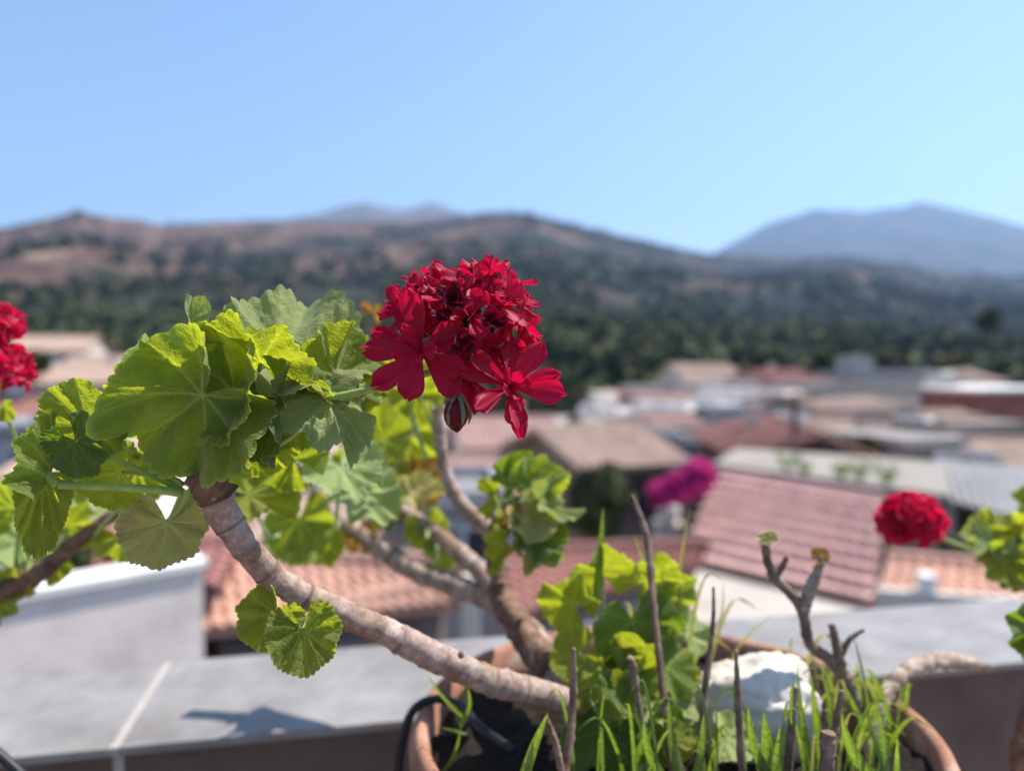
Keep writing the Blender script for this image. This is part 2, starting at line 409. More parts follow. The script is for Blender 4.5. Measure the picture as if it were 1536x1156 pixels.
# ------------------------------------------------------------------ flowers
def petal(mb, att, pos, Mx, az, L, W, elev, curl, notch, seed, NU=9, NVv=9, ruf=.10, twist=0.0, claw=.25):
    rs = random.Random(seed); p1, p2, p3 = (rs.uniform(0, 6.28) for _ in range(3))
    base = len(mb.v); vs = []
    ca, sa = math.cos(az), math.sin(az)
    for i in range(NU + 1):
        t = i / NU
        q_ = min(1, t / .74); wd = W * (.20 + .80 * q_ * q_ * (3 - 2 * q_))
        if t > .74: wd *= max(.30, math.sqrt(max(0, 1 - ((t - .74) / .265) ** 2)))
        for j in range(NVv + 1):
            s_ = 2 * j / NVv - 1
            r = L * t * (1 - notch * math.exp(-(s_ / .28) ** 2) * t ** 5 - .10 * s_ * s_ * t ** 3)
            y = wd * s_ * .5
            el = elev + curl * t
            # integrate bending roughly
            em = elev + curl * t * .5
            x = r * math.cos(em); z = r * math.sin(em)
            z += .14 * W * (s_ * s_) * (1 - .3 * t) + ruf * L * t * t * math.sin(4 * s_ + p1) * .5 + ruf * L * t ** 3 * math.sin(7 * s_ + p2) * .4
            y += twist * z * .5
            q = V(x * ca - y * sa, x * sa + y * ca, z)
            vs.append(pos + Mx @ q)
            vv = .7 * max(0, math.cos(s_ * 14 + p3 * .1)) ** 4 * (1 - .7 * t) * min(1, t * 5) + .3 * math.exp(-(t / .18) ** 2)
            att.append(min(1, vv))
    fs = [(i * (NVv + 1) + j, i * (NVv + 1) + j + 1, (i + 1) * (NVv + 1) + j + 1, (i + 1) * (NVv + 1) + j) for i in range(NU) for j in range(NVv)]
    mb.add(vs, fs)
def floret(root, px, py, d, direc, Lpx, mat='petal', n=6, inner=4, seed=0, elev=(.15, .5), open_=1.0, up=(0, 0, 1), lo=False, wide=.62, node=None):
    rs = random.Random(seed * 13 + 5)
    pos = P(px, py, d); L = Lpx / F * d
    upv = Vector(up)
    if abs(Vector(direc).normalized().dot(upv)) > .95: upv = V(1, 0, .1)
    Mx = frame(direc, upv)
    mb, att = MB(), []
    nu, nv = (5, 4) if lo else (11, 16)
    a0 = rs.uniform(0, 6.28)
    for k in range(n):
        az = a0 + 2 * math.pi * k / n + rs.uniform(-.3, .3)
        petal(mb, att, pos, Mx, az, L * rs.uniform(.85, 1.1), L * wide * rs.uniform(.8, 1.15), rs.uniform(*elev), rs.uniform(-.55, .35) * open_, rs.uniform(0, .16), rs.random(), nu, nv, twist=rs.uniform(-.5, .5))
    for k in range(inner):
        az = a0 + 2 * math.pi * (k + .5) / max(1, inner) + rs.uniform(-.4, .4)
        petal(mb, att, pos + Mx @ V(0, 0, L * .04), Mx, az, L * rs.uniform(.4, .68), L * wide * rs.uniform(.5, .8), rs.uniform(.7, 1.25), rs.uniform(-.7, .5), rs.uniform(0, .25), rs.random(), nu, nv, ruf=.14, twist=rs.uniform(-1, 1))
    o = mb.build('floret', M[mat], root, True, attr=att)
    return o

# ------------------------------------------------------------------ terrain
RID = [(-400, 352), (-150, 350), (0, 346), (60, 334), (95, 326), (120, 319), (145, 325), (180, 330), (215, 331), (245, 340), (300, 335), (400, 331), (480, 332), (540, 334), (600, 334), (680, 326), (740, 317), (790, 319), (850, 333),
       (900, 347), (960, 360), (1020, 373), (1060, 380), (1100, 384), (1200, 387), (1270, 384), (1340, 396), (1400, 406), (1480, 413), (1536, 416), (1700, 420), (2000, 400)]
FAR = [(-400, 360), (300, 350), (440, 328), (480, 320), (510, 311), (555, 305), (600, 315), (625, 312), (648, 304), (680, 317), (760, 345), (900, 400), (1030, 400), (1070, 380), (1100, 364), (1140, 341), (1190, 324), (1225, 315), (1290, 319), (1340, 313), (1380, 305), (1430, 311), (1480, 318), (1536, 326), (1700, 335), (2000, 370)]
def elev_of(tab, pxs):
    a = np.array(tab, float); y = np.interp(pxs, a[:, 0], a[:, 1])
    return (CY - y) / F + math.tan(PITCH)
def vnoise(x, y, seed):
    out = np.zeros_like(x)
    xi, yi = np.floor(x).astype(np.int64), np.floor(y).astype(np.int64)
    fx, fy = x - xi, y - yi; fx = fx * fx * (3 - 2 * fx); fy = fy * fy * (3 - 2 * fy)
    def h(a, b):
        n_ = (a * 374761393 + b * 668265263 + seed * 982451653) & 0x7fffffff
        n_ = ((n_ ^ (n_ >> 13)) * 1274126177) & 0x7fffffff
        return ((n_ ^ (n_ >> 16)) & 0xffff) / 65535.0
    return (h(xi, yi) * (1 - fx) + h(xi + 1, yi) * fx) * (1 - fy) + (h(xi, yi + 1) * (1 - fx) + h(xi + 1, yi + 1) * fx) * fy
def fbm(x, y, seed, o=4):
    s = 0; a = 1; t = 0
    for k in range(o): s = s + a * vnoise(x * 2 ** k, y * 2 ** k, seed + k); t += a; a *= .5
    return s / t
ZG = -9.0
def terrain(x, y):
    x = np.asarray(x, float); y = np.asarray(y, float)
    d = np.hypot(x, y); yy = np.maximum(y, 1e-3 + .25 * d)
    px = CX + F * x / yy
    k = np.where(yy > 0, d / np.maximum(yy, 1e-6), 1)
    er = elev_of(RID, px); ef = elev_of(FAR, px)
    Rr = np.interp(px, [0, 500, 900, 1100, 1536], [1900, 2300, 2500, 2700, 2600])
    D = np.maximum(y, .25 * d)
    s = np.clip((np.log(np.maximum(D, 1)) - math.log(130)) / (np.log(Rr) - math.log(130)), 0, 1)
    e = -9.0 / 130 + (er + 9.0 / 130) * (s ** 1.05)
    z1 = np.where(D < 130, ZG, np.where(D < Rr, e * D, er * Rr - (D - Rr) * .16))
    fade = np.clip((D - 160) / 600, 0, 1) * np.clip(np.abs(D - Rr) / 500, 0.12, 1)
    z1 = z1 + fade * ((fbm(x / 330, y / 330, 3) - .5) * 90 + (fbm(x / 90, y / 90, 9) - .5) * 26)
    RF = 8200.0
    z2 = ef * RF * (1 - np.abs(D - RF) / 4200) + 10
    z2 = z2 + (fbm(x / 900, y / 900, 21) - .5) * 260 * np.clip(np.abs(D - RF) / 1500, .06, 1)
    z2 = np.where(ef * RF > 0, z2, -200)
    z = np.where(D > Rr, np.maximum(z1, np.maximum(z2, -150)), z1)
    return z
def ground(x, y): return float(terrain(np.array([x]), np.array([y]))[0])

def build_ground():
    az = np.concatenate([np.linspace(-180, -46, 30)[:-1], np.linspace(-46, 46, 460), np.linspace(46, 180, 30)[1:]])
    r = np.concatenate([[0.3], np.geomspace(2, 130, 24), np.geomspace(140, 3200, 210), np.geomspace(3300, 9300, 60)])
    A, Q = np.meshgrid(np.radians(az), r)
    x, y = Q * np.sin(A), Q * np.cos(A)
    z = terrain(x.ravel(), y.ravel())
    nv, na = len(r), len(az)
    v = np.stack([x.ravel(), y.ravel(), z], 1)
    idx = np.arange(nv * na).reshape(nv, na)
    f = np.stack([idx[:-1, :-1], idx[:-1, 1:], idx[1:, 1:], idx[1:, :-1]], -1).reshape(-1, 4)
    me = bpy.data.meshes.new('terrain'); me.from_pydata(v.tolist(), [], f.tolist())
    me.polygons.foreach_set('use_smooth', [True] * len(me.polygons))
    m, n, b = newmat('dry_hillside')
    big = tex(n, .0042, 7, .62); mid = tex(n, .018, 6, .65); fine = tex(n, .08, 5, .7)
    soil = ramp(n, mid, [(0.30, (.045, .028, .022)), (0.47, (.095, .056, .042)), (0.60, (.19, .125, .088)), (0.72, (.34, .25, .17))])
    green = ramp(n, fine, [(0.3, (.012, .018, .014)), (0.6, (.030, .034, .025)), (0.78, (.07, .062, .040))])
    add = n.nodes.new('ShaderNodeMath'); add.operation = 'MULTIPLY_ADD'; add.inputs[1].default_value = .45
    n.links.new(mid, add.inputs[0]); n.links.new(big, add.inputs[2])
    # greener to the right and lower down, browner on the left-hand heights
    geo = n.nodes.new('ShaderNodeNewGeometry'); sx = n.nodes.new('ShaderNodeSeparateXYZ'); n.links.new(geo.outputs['Position'], sx.inputs[0])
    mr = n.nodes.new('ShaderNodeMapRange'); mr.inputs[1].default_value = -900; mr.inputs[2].default_value = 300; mr.inputs[3].default_value = -.13; mr.inputs[4].default_value = .045
    n.links.new(sx.outputs[0], mr.inputs[0])
    ad2 = n.nodes.new('ShaderNodeMath'); ad2.operation = 'ADD'; n.links.new(add.outputs[0], ad2.inputs[0]); n.links.new(mr.outputs[0], ad2.inputs[1])
    mask = ramp(n, ad2.outputs[0], [(0.64, (0, 0, 0)), (0.76, (1, 1, 1))])
    col = mix(n, mask, soil, green)
    # paved and dusty between the houses
    ln = n.nodes.new('ShaderNodeVectorMath'); ln.operation = 'LENGTH'; n.links.new(geo.outputs['Position'], ln.inputs[0])
    mr2 = n.nodes.new('ShaderNodeMapRange'); mr2.inputs[1].default_value = 80; mr2.inputs[2].default_value = 110
    n.links.new(ln.outputs['Value'], mr2.inputs[0])
    pav = ramp(n, tex(n, .5, 5), [(0.3, (.10, .095, .09)), (0.7, (.19, .18, .165))])
    n.links.new(mix(n, mr2.outputs[0], pav, col), b.inputs['Base Color'])
    b.inputs['Roughness'].default_value = .95; b.inputs['Specular IOR Level'].default_value = .1
    me.materials.append(m)
    o = bpy.data.objects.new('terrain', me); C.objects.link(o); structure(o)
build_ground()

def blob_mat(name, stops):
    m, n, b = newmat(name)
    geo = n.nodes.new('ShaderNodeNewGeometry')
    t = n.nodes.new('ShaderNodeTexNoise'); t.inputs['Scale'].default_value = .12; t.inputs['Detail'].default_value = 3
    n.links.new(geo.outputs['Position'], t.inputs['Vector'])
    n.links.new(ramp(n, t.outputs[0], stops), b.inputs['Base Color'])
    b.inputs['Roughness'].default_value = .8; b.inputs['Specular IOR Level'].default_value = .15
    return m
M['wood_leaf'] = blob_mat('woodland_foliage', [(0.3, (.016, .028, .015)), (0.44, (.038, .054, .022)), (0.54, (.08, .09, .035)), (0.66, (.17, .155, .07))])
M['scrub_leaf'] = blob_mat('scrub_foliage', [(0.3, (.022, .030, .022)), (0.55, (.045, .055, .035)), (0.75, (.085, .08, .05))])
def cloud_crowns(name, pts, sizes, per, mat, kind='stuff'):
    """pts (n,3) crown bases; each crown a shell of leaf-clump quads"""
    n_ = len(pts); k = per
    u = rng.normal(size=(n_, k, 3)); u /= np.linalg.norm(u, axis=2, keepdims=True)
    u[..., 2] = np.where(u[..., 2] < -.55, -u[..., 2], u[..., 2])
    rad = rng.uniform(.55, 1.0, (n_, k, 1)) * (1 + .25 * np.sin(u[..., :1] * 5 + rng.uniform(0, 6, (n_, 1, 1))))
    c = u * rad; c[..., 2] *= .85
    s = sizes[:, None, None]
    c = c * s + pts[:, None, :] + np.array([0, 0, 1.0]) * s * .75
    nrm = u + rng.normal(scale=.5, size=u.shape); nrm /= np.linalg.norm(nrm, axis=2, keepdims=True)
    a = np.cross(nrm, rng.normal(size=u.shape)); a /= np.linalg.norm(a, axis=2, keepdims=True)
    b = np.cross(nrm, a)
    q = s * rng.uniform(.22, .42, (n_, k, 1))
    vs = np.stack([c - a * q - b * q, c + a * q - b * q * .7, c + a * q * .8 + b * q, c - a * q * .7 + b * q], 2).reshape(-1, 3)
    f = np.arange(len(vs)).reshape(-1, 4)
    me = bpy.data.meshes.new(name); me.from_pydata(vs.tolist(), [], f.tolist()); me.materials.append(mat)
    o = bpy.data.objects.new(name, me); C.objects.link(o)
    if kind: o['kind'] = kind
    return o
def scatter(n_, dmin, dmax, thr, seed, sc, side=0.0, pw=1.0):
    px = rng.uniform(-120, 1660, n_); d = np.exp(rng.uniform(math.log(dmin), math.log(dmax), n_)) if pw == 1 else dmin + (dmax - dmin) * rng.uniform(0, 1, n_) ** pw
    x = (px - CX) / F * d; y = d
    keep = fbm(x / sc, y / sc, seed) + side * np.clip(x / 800, -1, 1) > thr
    x, y = x[keep], y[keep]
    return np.stack([x, y, terrain(x, y) - .3], 1)
p = scatter(14000, 112, 1250, .465, 40, 42, .15)
p = p[~((p[:, 1] < 150) & (p[:, 0] > 30))]
o = cloud_crowns('valley_woodland', p, (1.3 + 3.4 * rng.uniform(0, 1, len(p)) ** 1.8) * (1 + p[:, 1] / 900), 46, M['wood_leaf'])
tag(o, 'dark green woodland filling the valley beyond the town roofs', 'woodland', kind='stuff')
p = scatter(12000, 600, 2600, .54, 77, 120, .09)
o = cloud_crowns('hillside_scrub', p, rng.uniform(3.0, 7.0, len(p)), 26, M['scrub_leaf'])
tag(o, 'dark scrub and small trees dotted over the dry hillsides', 'scrub', kind='stuff')

# ------------------------------------------------------------------ houses
def tiled_quad(mb, uvs, TL, TR, BR, BL, col=.24, row=.36, amp=.035, step=.035, thick=.10, samples=5):
    TL, TR, BR, BL = (Vector(q) for q in (TL, TR, BR, BL))
    wd = max((TR - TL).length, (BR - BL).length); ht = max((BL - TL).length, (BR - TR).length)
    nc = max(2, round(wd / col)); nr = max(2, round(ht / row))
    while nc * samples * nr * 3 > 16000 and samples > 3: samples -= 1
    nu = nc * samples
    nrm = (TR - TL).cross(TL - BL).normalized()
    if nrm.z < 0: nrm = -nrm
    rows = []
    for r_ in range(nr):
        for q, h in ((0.0, 0.0), (.5, .5), (.985, 1.0)): rows.append(((r_ + q) / nr, h))
    rows.append((1.0, 0.0))
    vs = []; base = len(mb.v)
    for v_, h in rows:
        for i in range(nu + 1):
            u_ = i / nu
            pnt = (TL * (1 - u_) + TR * u_) * (1 - v_) + (BL * (1 - u_) + BR * u_) * v_
            vs.append(pnt + nrm * (amp * math.sin(2 * math.pi * u_ * nc) + step * h + amp + .01))
            uvs.append((u_ * nc, v_ * nr))
    fs = [(j * (nu + 1) + i, (j + 1) * (nu + 1) + i, (j + 1) * (nu + 1) + i + 1, j * (nu + 1) + i + 1) for j in range(len(rows) - 1) for i in range(nu)]
    mb.add(vs, fs)
    c = [TL, TR, BR, BL]; lo = [q - nrm * thick for q in c]
    mb.add(c + lo, [(7, 6, 5, 4), (0, 4, 5, 1), (1, 5, 6, 2), (2, 6, 7, 3), (3, 7, 4, 0)]); uvs.extend([(0, 0)] * 8)
def prism(mb, poly_bottom, poly_top, mi=0):
    n_ = len(poly_bottom)
    mb.add(list(poly_bottom) + list(poly_top), [(i, (i + 1) % n_, n_ + (i + 1) % n_, n_ + i) for i in range(n_)] + [tuple(range(n_ - 1, -1, -1)), tuple(range(n_, 2 * n_))], mi)
def window(root, T, x, z, w_, h, frame_m='frame_wood', door=False):
    mb = MB(); t = .08
    mb.box(x - w_ / 2 - t, x - w_ / 2, -.06, .05, z, z + h, T); mb.box(x + w_ / 2, x + w_ / 2 + t, -.06, .05, z, z + h, T)
    mb.box(x - w_ / 2 - t, x + w_ / 2 + t, -.07, .05, z + h, z + h + t, T); mb.box(x - w_ / 2 - t - .03, x + w_ / 2 + t + .03, -.10, .05, z - t, z, T)
    o = mb.build('door' if door else 'window', M[frame_m], root)
    g = MB(); g.box(x - w_ / 2, x + w_ / 2, -.02, .04, z, z + h, T)
    g.build('door_leaf' if door else 'pane', M['frame_wood'] if door else M['glass'], o)
def chimney(root, roof, p_, s=.5, h=1.0):
    mb = MB(); q = Vector(p_)
    mb.box(q.x - s / 2, q.x + s / 2, q.y - s / 2, q.y + s / 2, q.z - .8, q.z + h)
    mb.box(q.x - s / 2 - .07, q.x + s / 2 + .07, q.y - s / 2 - .07, q.y + s / 2 + .07, q.z + h, q.z + h + .12)
    mb.build('chimney', M['wall_cream'], roof)
HOUSES = 'houses of the town below the parapet'
def lt(origin, rot): return Matrix.Translation(origin) @ Matrix.Rotation(rot, 4, 'Z')
def add_windows(root, T, w_, ztop, zg, wins, fm):
    for k in wins:
        u, drop, ww, hh = k[:4]
        z = ztop - drop - hh
        if z > zg - .5: window(root, T, (u - .5) * w_, z, ww, hh, fm, len(k) > 4)
def house_base(name, px0, px1, pyt, d, label, cat):
    pm = P((px0 + px1) / 2, pyt, d); wd = (px1 - px0) / F * d
    zg = ground(pm.x, pm.y)
    root = empty(name, (pm.x, pm.y, zg)); tag(root, label, cat, HOUSES)
    return root, pm, wd, zg
def gable(label, px0, px1, pye, pyr, d, deep, rot, roofm, wallm, wins=(), chim=None, axis='x', oh=.35, fm='frame_wood', cat='house', name='tiled_house'):
    root, pm, wd, zg = house_base(name, px0, px1, pye, d, label, cat)
    T = lt((pm.x, pm.y, 0), R(rot)); ze = pm.z
    hw = wd / 2
    mb, uvs = MB(), []
    wl = MB(); g = zg - .4
    if axis == 'x':
        zr = P((px0 + px1) / 2, pyr, d + deep / 2).z
        t = lambda x, y, z: T @ V(x, y, z)
        sl = (zr - ze) / (deep / 2)
        tiled_quad(mb, uvs, t(-hw - oh, deep / 2, zr), t(hw + oh, deep / 2, zr), t(hw + oh, -oh, ze - sl * oh), t(-hw - oh, -oh, ze - sl * oh))
        tiled_quad(mb, uvs, t(hw + oh, deep / 2, zr), t(-hw - oh, deep / 2, zr), t(-hw - oh, deep + oh, ze - sl * oh), t(hw + oh, deep + oh, ze - sl * oh), samples=3)
        k = .13
        poly = lambda x: [t(x, 0, g), t(x, deep, g), t(x, deep, ze - k), t(x, deep / 2, zr - k), t(x, 0, ze - k)]
        prism(wl, poly(-hw), poly(hw))
        ridge_pt = t(0, deep / 2, zr)
        rid = (t(-hw - oh, deep / 2, zr + .07), t(hw + oh, deep / 2, zr + .07))
    else:
        zr = P((px0 + px1) / 2, pyr, d).z
        t = lambda x, y, z: T @ V(x, y, z)
        sl = (zr - ze) / hw
        tiled_quad(mb, uvs, t(0, deep + oh, zr), t(0, -oh, zr), t(-hw - oh, -oh, ze - sl * oh), t(-hw - oh, deep + oh, ze - sl * oh))
        tiled_quad(mb, uvs, t(0, -oh, zr), t(0, deep + oh, zr), t(hw + oh, deep + oh, ze - sl * oh), t(hw + oh, -oh, ze - sl * oh))
        k = .13
        poly = lambda y: [t(-hw, y, g), t(hw, y, g), t(hw, y, ze - k), t(0, y, zr - k), t(-hw, y, ze - k)]
        prism(wl, poly(0), poly(deep))
        ridge_pt = t(0, deep / 2, zr)
        rid = (t(0, -oh, zr + .07), t(0, deep + oh, zr + .07))
    wl.build('wall', M[wallm], root)
    rf = mb.build('roof', M[roofm], root, uv=uvs)
    rc = MB(); rc.cyl(rid[0], rid[1], .11, .11, 8); rc.build('ridge_cap', M[roofm], rf)
    if chim is not None:
        chimney(root, rf, T @ V(chim * hw, deep * .62, (zr + ze) / 2))
    add_windows(root, T, wd, ze - .3, zg, wins, fm)
    return root, T, wd, ze, zg
def flat(label, px0, px1, pyt, d, deep, rot, wallm, roofm, wins=(), para=.25, fm='frame_white', slope=0.0, cat='house', name='flat_roofed_house', box=None):
    root, pm, wd, zg = house_base(name, px0, px1, pyt, d, label, cat)
    T = lt((pm.x, pm.y, 0), R(rot)); zt = pm.z; hw = wd / 2; g = zg - .4
    zb = zt + slope
    wl = MB()
    t = lambda x, y, z: T @ V(x, y, z)
    prism(wl, [t(-hw, 0, g), t(hw, 0, g), t(hw, deep, g), t(-hw, deep, g)], [t(-hw, 0, zt - .2), t(hw, 0, zt - .2), t(hw, deep, zb - .2), t(-hw, deep, zb - .2)])
    wl.build('wall', M[wallm], root)
    o = .18
    rf = MB()
    prism(rf, [t(-hw - o, -o, zt - .197), t(hw + o, -o, zt - .197), t(hw + o, deep + o, zb - .197), t(-hw - o, deep + o, zb - .197)], [t(-hw - o, -o, zt), t(hw + o, -o, zt), t(hw + o, deep + o, zb), t(-hw - o, deep + o, zb)])
    r_ = rf.build('roof', M[roofm], root)
    if para and not slope:
        pr = MB()
        pr.box(-hw, hw, 0, .15, zt + .002, zt + para, T); pr.box(-hw, hw, deep - .15, deep, zt + .002, zt + para, T)
        pr.box(-hw, -hw + .15, .152, deep - .152, zt + .002, zt + para, T); pr.box(hw - .15, hw, .152, deep - .152, zt + .002, zt + para, T)
        pr.build('roof_edge', M[wallm], r_)
    if box:
        u, bw, bh = box
        b_ = MB(); b_.box((u - .5) * wd - bw / 2, (u - .5) * wd + bw / 2, deep * .5, deep * .5 + bw, zt + .003, zt + bh, T)
        b_.box((u - .5) * wd - bw / 2 - .1, (u - .5) * wd + bw / 2 + .1, deep * .5 - .1, deep * .5 + bw + .1, zt + bh + .001, zt + bh + .12, T)
        b_.build('stair_head', M[wallm], r_)
    add_windows(root, T, wd, zt - .35, zg, wins, fm)
    return root, T, wd, zt, zg
W1 = [(.25, .4, .9, 1.2), (.7, .4, .9, 1.2)]
W3 = [(.18, .4, .9, 1.2), (.5, .4, .9, 1.2), (.82, .4, .9, 1.2)]

# neighbouring wall and roofs close below the parapet
def near_wall():
    a = P(-260, 945, 5.0); b = P(306, 848, 6.7)
    z0 = -1.86
    a = a * (z0 / a.z); b.z = z0; a.z = z0
    b = PZ(304, 850, z0); a = PZ(-240, 948, z0)
    u = (b - a).normalized(); n_ = V(-u.y, u.x, 0)
    root = empty('boundary_wall', (a + b) / 2 + V(0, 0, ZG - z0)); tag(root, 'long white plastered wall below the parapet under the left leaves', 'wall')
    mb = MB(); th = .28
    prism(mb, [a + V(0, 0, ZG - .3 - z0), b + V(0, 0, ZG - .3 - z0), b + n_ * th + V(0, 0, ZG - .3 - z0), a + n_ * th + V(0, 0, ZG - .3 - z0)], [a, b, b + n_ * th, a + n_ * th])
    mb.build('wall', M['wall_white'], root)
    cpb = MB(); e = .04
    q = [a - n_ * e - u * e, b - n_ * e + u * e, b + n_ * (th + e) + u * e, a + n_ * (th + e) - u * e]
    prism(cpb, [x + V(0, 0, .003) for x in q], [x + V(0, 0, .07) for x in q]); cpb.build('coping', M['roof_white'], root)
near_wall()
def quad_house(label, name, TL, TR, BR, BL, roofm, wallm, row=.36, col=.24, step=.035, amp=.035, inset=.3, cat='house', wins=(), fascia=None):
    """single tiled slope given by four real corner points, walls dropped from inset corners"""
    c = [Vector(q) for q in (TL, TR, BR, BL)]
    ctr = sum(c, V(0, 0, 0)) / 4; zg = ground(ctr.x, ctr.y)
    root = empty(name, (ctr.x, ctr.y, zg)); tag(root, label, cat, HOUSES)
    mb, uvs = MB(), []
    tiled_quad(mb, uvs, *c, row=row, col=col, step=step, amp=amp, samples=6)
    rf = mb.build('roof', M[roofm], root, uv=uvs)
    ins = [q + (V(ctr.x, ctr.y, q.z) - q).normalized() * inset for q in c]
    wl = MB(); prism(wl, [V(q.x, q.y, zg - .3) for q in ins], [q - V(0, 0, .42) for q in ins]); wl.build('wall', M[wallm], root)
    rc = MB(); rc.cyl(c[0] + V(0, 0, .07), c[1] + V(0, 0, .07), .10, .10, 8); rc.build('ridge_cap', M[roofm], rf)
    return root, rf, c
# orange roof behind the main branch
r_, rf, c = quad_house('orange tiled roof just beyond the parapet behind the main branch', 'tiled_house', PZ(285, 838, -2.75), PZ(700, 846, -2.75), PZ(692, 905, -3.25), PZ(296, 948, -3.25), 'tile_orange', 'wall_brown', row=.34, col=.21)
ps = MB(); q = PZ(704, 880, -3.0); ps.box(q.x - .1, q.x + .12, q.y - .1, q.y + .12, ZG, -2.85); ps.build('corner_pillar', M['wall_cream'], r_)
# big pink roof
TL, TR, BR, BL = PZ(1082, 712, -2.85), PZ(1326, 752, -2.85), PZ(1312, 908, -4.35), PZ(1018, 838, -4.35)
r_, rf, c = quad_house('house with big pink tiled slope in even courses beside the right red flower', 'tiled_house', TL, TR, BR, BL, 'tile_big', 'wall_grey', row=.42, col=.28, step=.17, amp=.012)
# concrete terrace in front of it

# pale flat roof behind pink roof, weeds at its edge
def flat_quad(label, name, c, wallm, roofm, thick=.35, cat='house'):
    c = [Vector(q) for q in c]; ctr = sum(c, V(0, 0, 0)) / 4; zg = ground(ctr.x, ctr.y)
    root = empty(name, (ctr.x, ctr.y, zg)); tag(root, label, cat, HOUSES)
    rb = MB(); prism(rb, [q - V(0, 0, thick) for q in c][::-1], [q for q in c][::-1]); rf = rb.build('roof', M[roofm], root)
    ins = [q + (V(ctr.x, ctr.y, q.z) - q).normalized() * .25 for q in c]
    wl = MB(); prism(wl, [V(q.x, q.y, zg - .3) for q in ins], [q - V(0, 0, thick + .002) for q in ins]); wl.build('wall', M[wallm], root)
    return root, rf
flat_quad('flat beige concrete terrace roof below the big pink tiled slope', 'flat_roofed_house', [PZ(1006, 842, -4.42), PZ(1300, 914, -4.42), PZ(1330, 985, -4.42), PZ(940, 940, -4.42)], 'concrete', 'concrete_pale', .25)
flat_quad('long flat beige concrete roof with weeds along its edge behind the pink slope', 'flat_roofed_house', [PZ(1104, 672, -2.6), PZ(1420, 692, -2.6), PZ(1420, 742, -2.6), PZ(1070, 694, -2.6)], 'concrete', 'concrete', .2)
def weed(px, py, z, h, label):
    q = PZ(px, py, z); root = empty('roof_weed', q); tag(root, label, 'weed', 'weeds on the concrete roof edge')
    st = MB(); vs, fs = [], []
    for k in range(16):
        a = random.uniform(0, 6.28); e = q + V(math.cos(a) * h * .55, math.sin(a) * h * .4, h * random.uniform(.4, 1)); st.cyl(q, e, .010, .004, 5)
        for t in (.35, .5, .62, .74, .86, .95, 1.0):
            c_ = q.lerp(e, t); u = V(random.uniform(-1, 1), random.uniform(-1, 1), random.uniform(-.3, .6)).normalized() * .09; w_ = u.orthogonal().normalized() * .03
            b_ = len(vs); vs += [c_, c_ + u * .5 + w_, c_ + u, c_ + u * .5 - w_]; fs.append((b_, b_ + 1, b_ + 2, b_ + 3))
    st.build('stem', M['stem'], root)
    mb = MB(); mb.add(vs, fs); mb.build('foliage', M['grass_m'], root)
for k, (px, py, h) in enumerate([(1180, 706, .55), (1208, 710, .30), (1262, 717, .35), (1288, 721, .5), (1330, 727, .55)]):
    weed(px, py, -2.58, h, ['tall green weed at the left end of the concrete roof edge', 'lowest green weed next to the tall one on the concrete roof edge', 'squat green weed midway along the concrete roof edge', 'upright green weed midway along the concrete roof edge', 'bushy green weed at the right end of the concrete roof edge, above the red flower'][k])
# right: grey sheet roof with dark opening
def sheet_roof():
    c = [PZ(1400, 690, -2.55), PZ(1760, 720, -2.55), PZ(1800, 850, -3.1), PZ(1425, 752, -3.1)]
    ctr = sum(c, V(0, 0, 0)) / 4
    root = empty('open_shed', (ctr.x, ctr.y, ZG)); tag(root, 'open shed under a sloping grey sheet roof at the right edge', 'shed', HOUSES)
    mb, uvs = MB(), []; tiled_quad(mb, uvs, *c, col=.3, row=2.0, amp=.02, step=0, thick=.05); mb.build('roof', M['roof_grey'], root, uv=uvs)
    for q in c:
        ps = MB(); ps.box(q.x - .08, q.x + .08, q.y - .08, q.y + .08, ZG, q.z - .07); ps.build('post', M['wall_grey'], root)
    bk = MB(); a, b = c[0] + V(.1, -.3, 0), c[1] + V(0, -.3, 0); n_ = V(0, .2, 0)
    prism(bk, [V(a.x, a.y, ZG), V(b.x, b.y, ZG), V(b.x, b.y + .2, ZG), V(a.x, a.y + .2, ZG)], [V(a.x, a.y, a.z - .1), V(b.x, b.y, b.z - .1), V(b.x, b.y + .2, b.z - .1), V(a.x, a.y + .2, a.z - .1)])
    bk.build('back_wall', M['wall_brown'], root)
    fr = MB(); a, b = PZ(1375, 788, -3.6), PZ(1800, 905, -3.6)
    prism(fr, [V(a.x, a.y, ZG), V(b.x, b.y, ZG), V(b.x, b.y + .2, ZG), V(a.x, a.y + .2, ZG)], [a, b, b + V(0, .2, 0), a + V(0, .2, 0)])
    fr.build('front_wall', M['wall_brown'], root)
sheet_roof()
quad_house('small orange tiled lean-to roof right behind the parapet on the right', 'tiled_house', PZ(1332, 840, -2.95), PZ(1640, 868, -2.95), PZ(1650, 935, -3.12), PZ(1318, 886, -3.12), 'tile_orange', 'wall_white', row=.3, col=.2)
a, b = PZ(1316, 884, -2.95), PZ(1700, 912, -2.95)
yw = empty('yard_wall', V((a.x + b.x) / 2, (a.y + b.y) / 2, ZG)); tag(yw, 'low cream yard wall with a stub post behind the parapet on the right', 'wall')
mb = MB(); prism(mb, [V(a.x, a.y, ZG), V(b.x, b.y, ZG), V(b.x + .05, b.y + .15, ZG), V(a.x + .05, a.y + .15, ZG)], [a, b, b + V(.05, .15, 0), a + V(.05, .15, 0)]); mb.build('wall', M['wall_cream'], yw)
q = PZ(1392, 886, -2.93); mb = MB(); mb.box(q.x - .08, q.x + .08, q.y - .04, q.y + .12, -2.949, -2.76); mb.box(q.x - .10, q.x + .10, q.y - .06, q.y + .14, -2.759, -2.72); mb.build('post', M['roof_white'], yw)
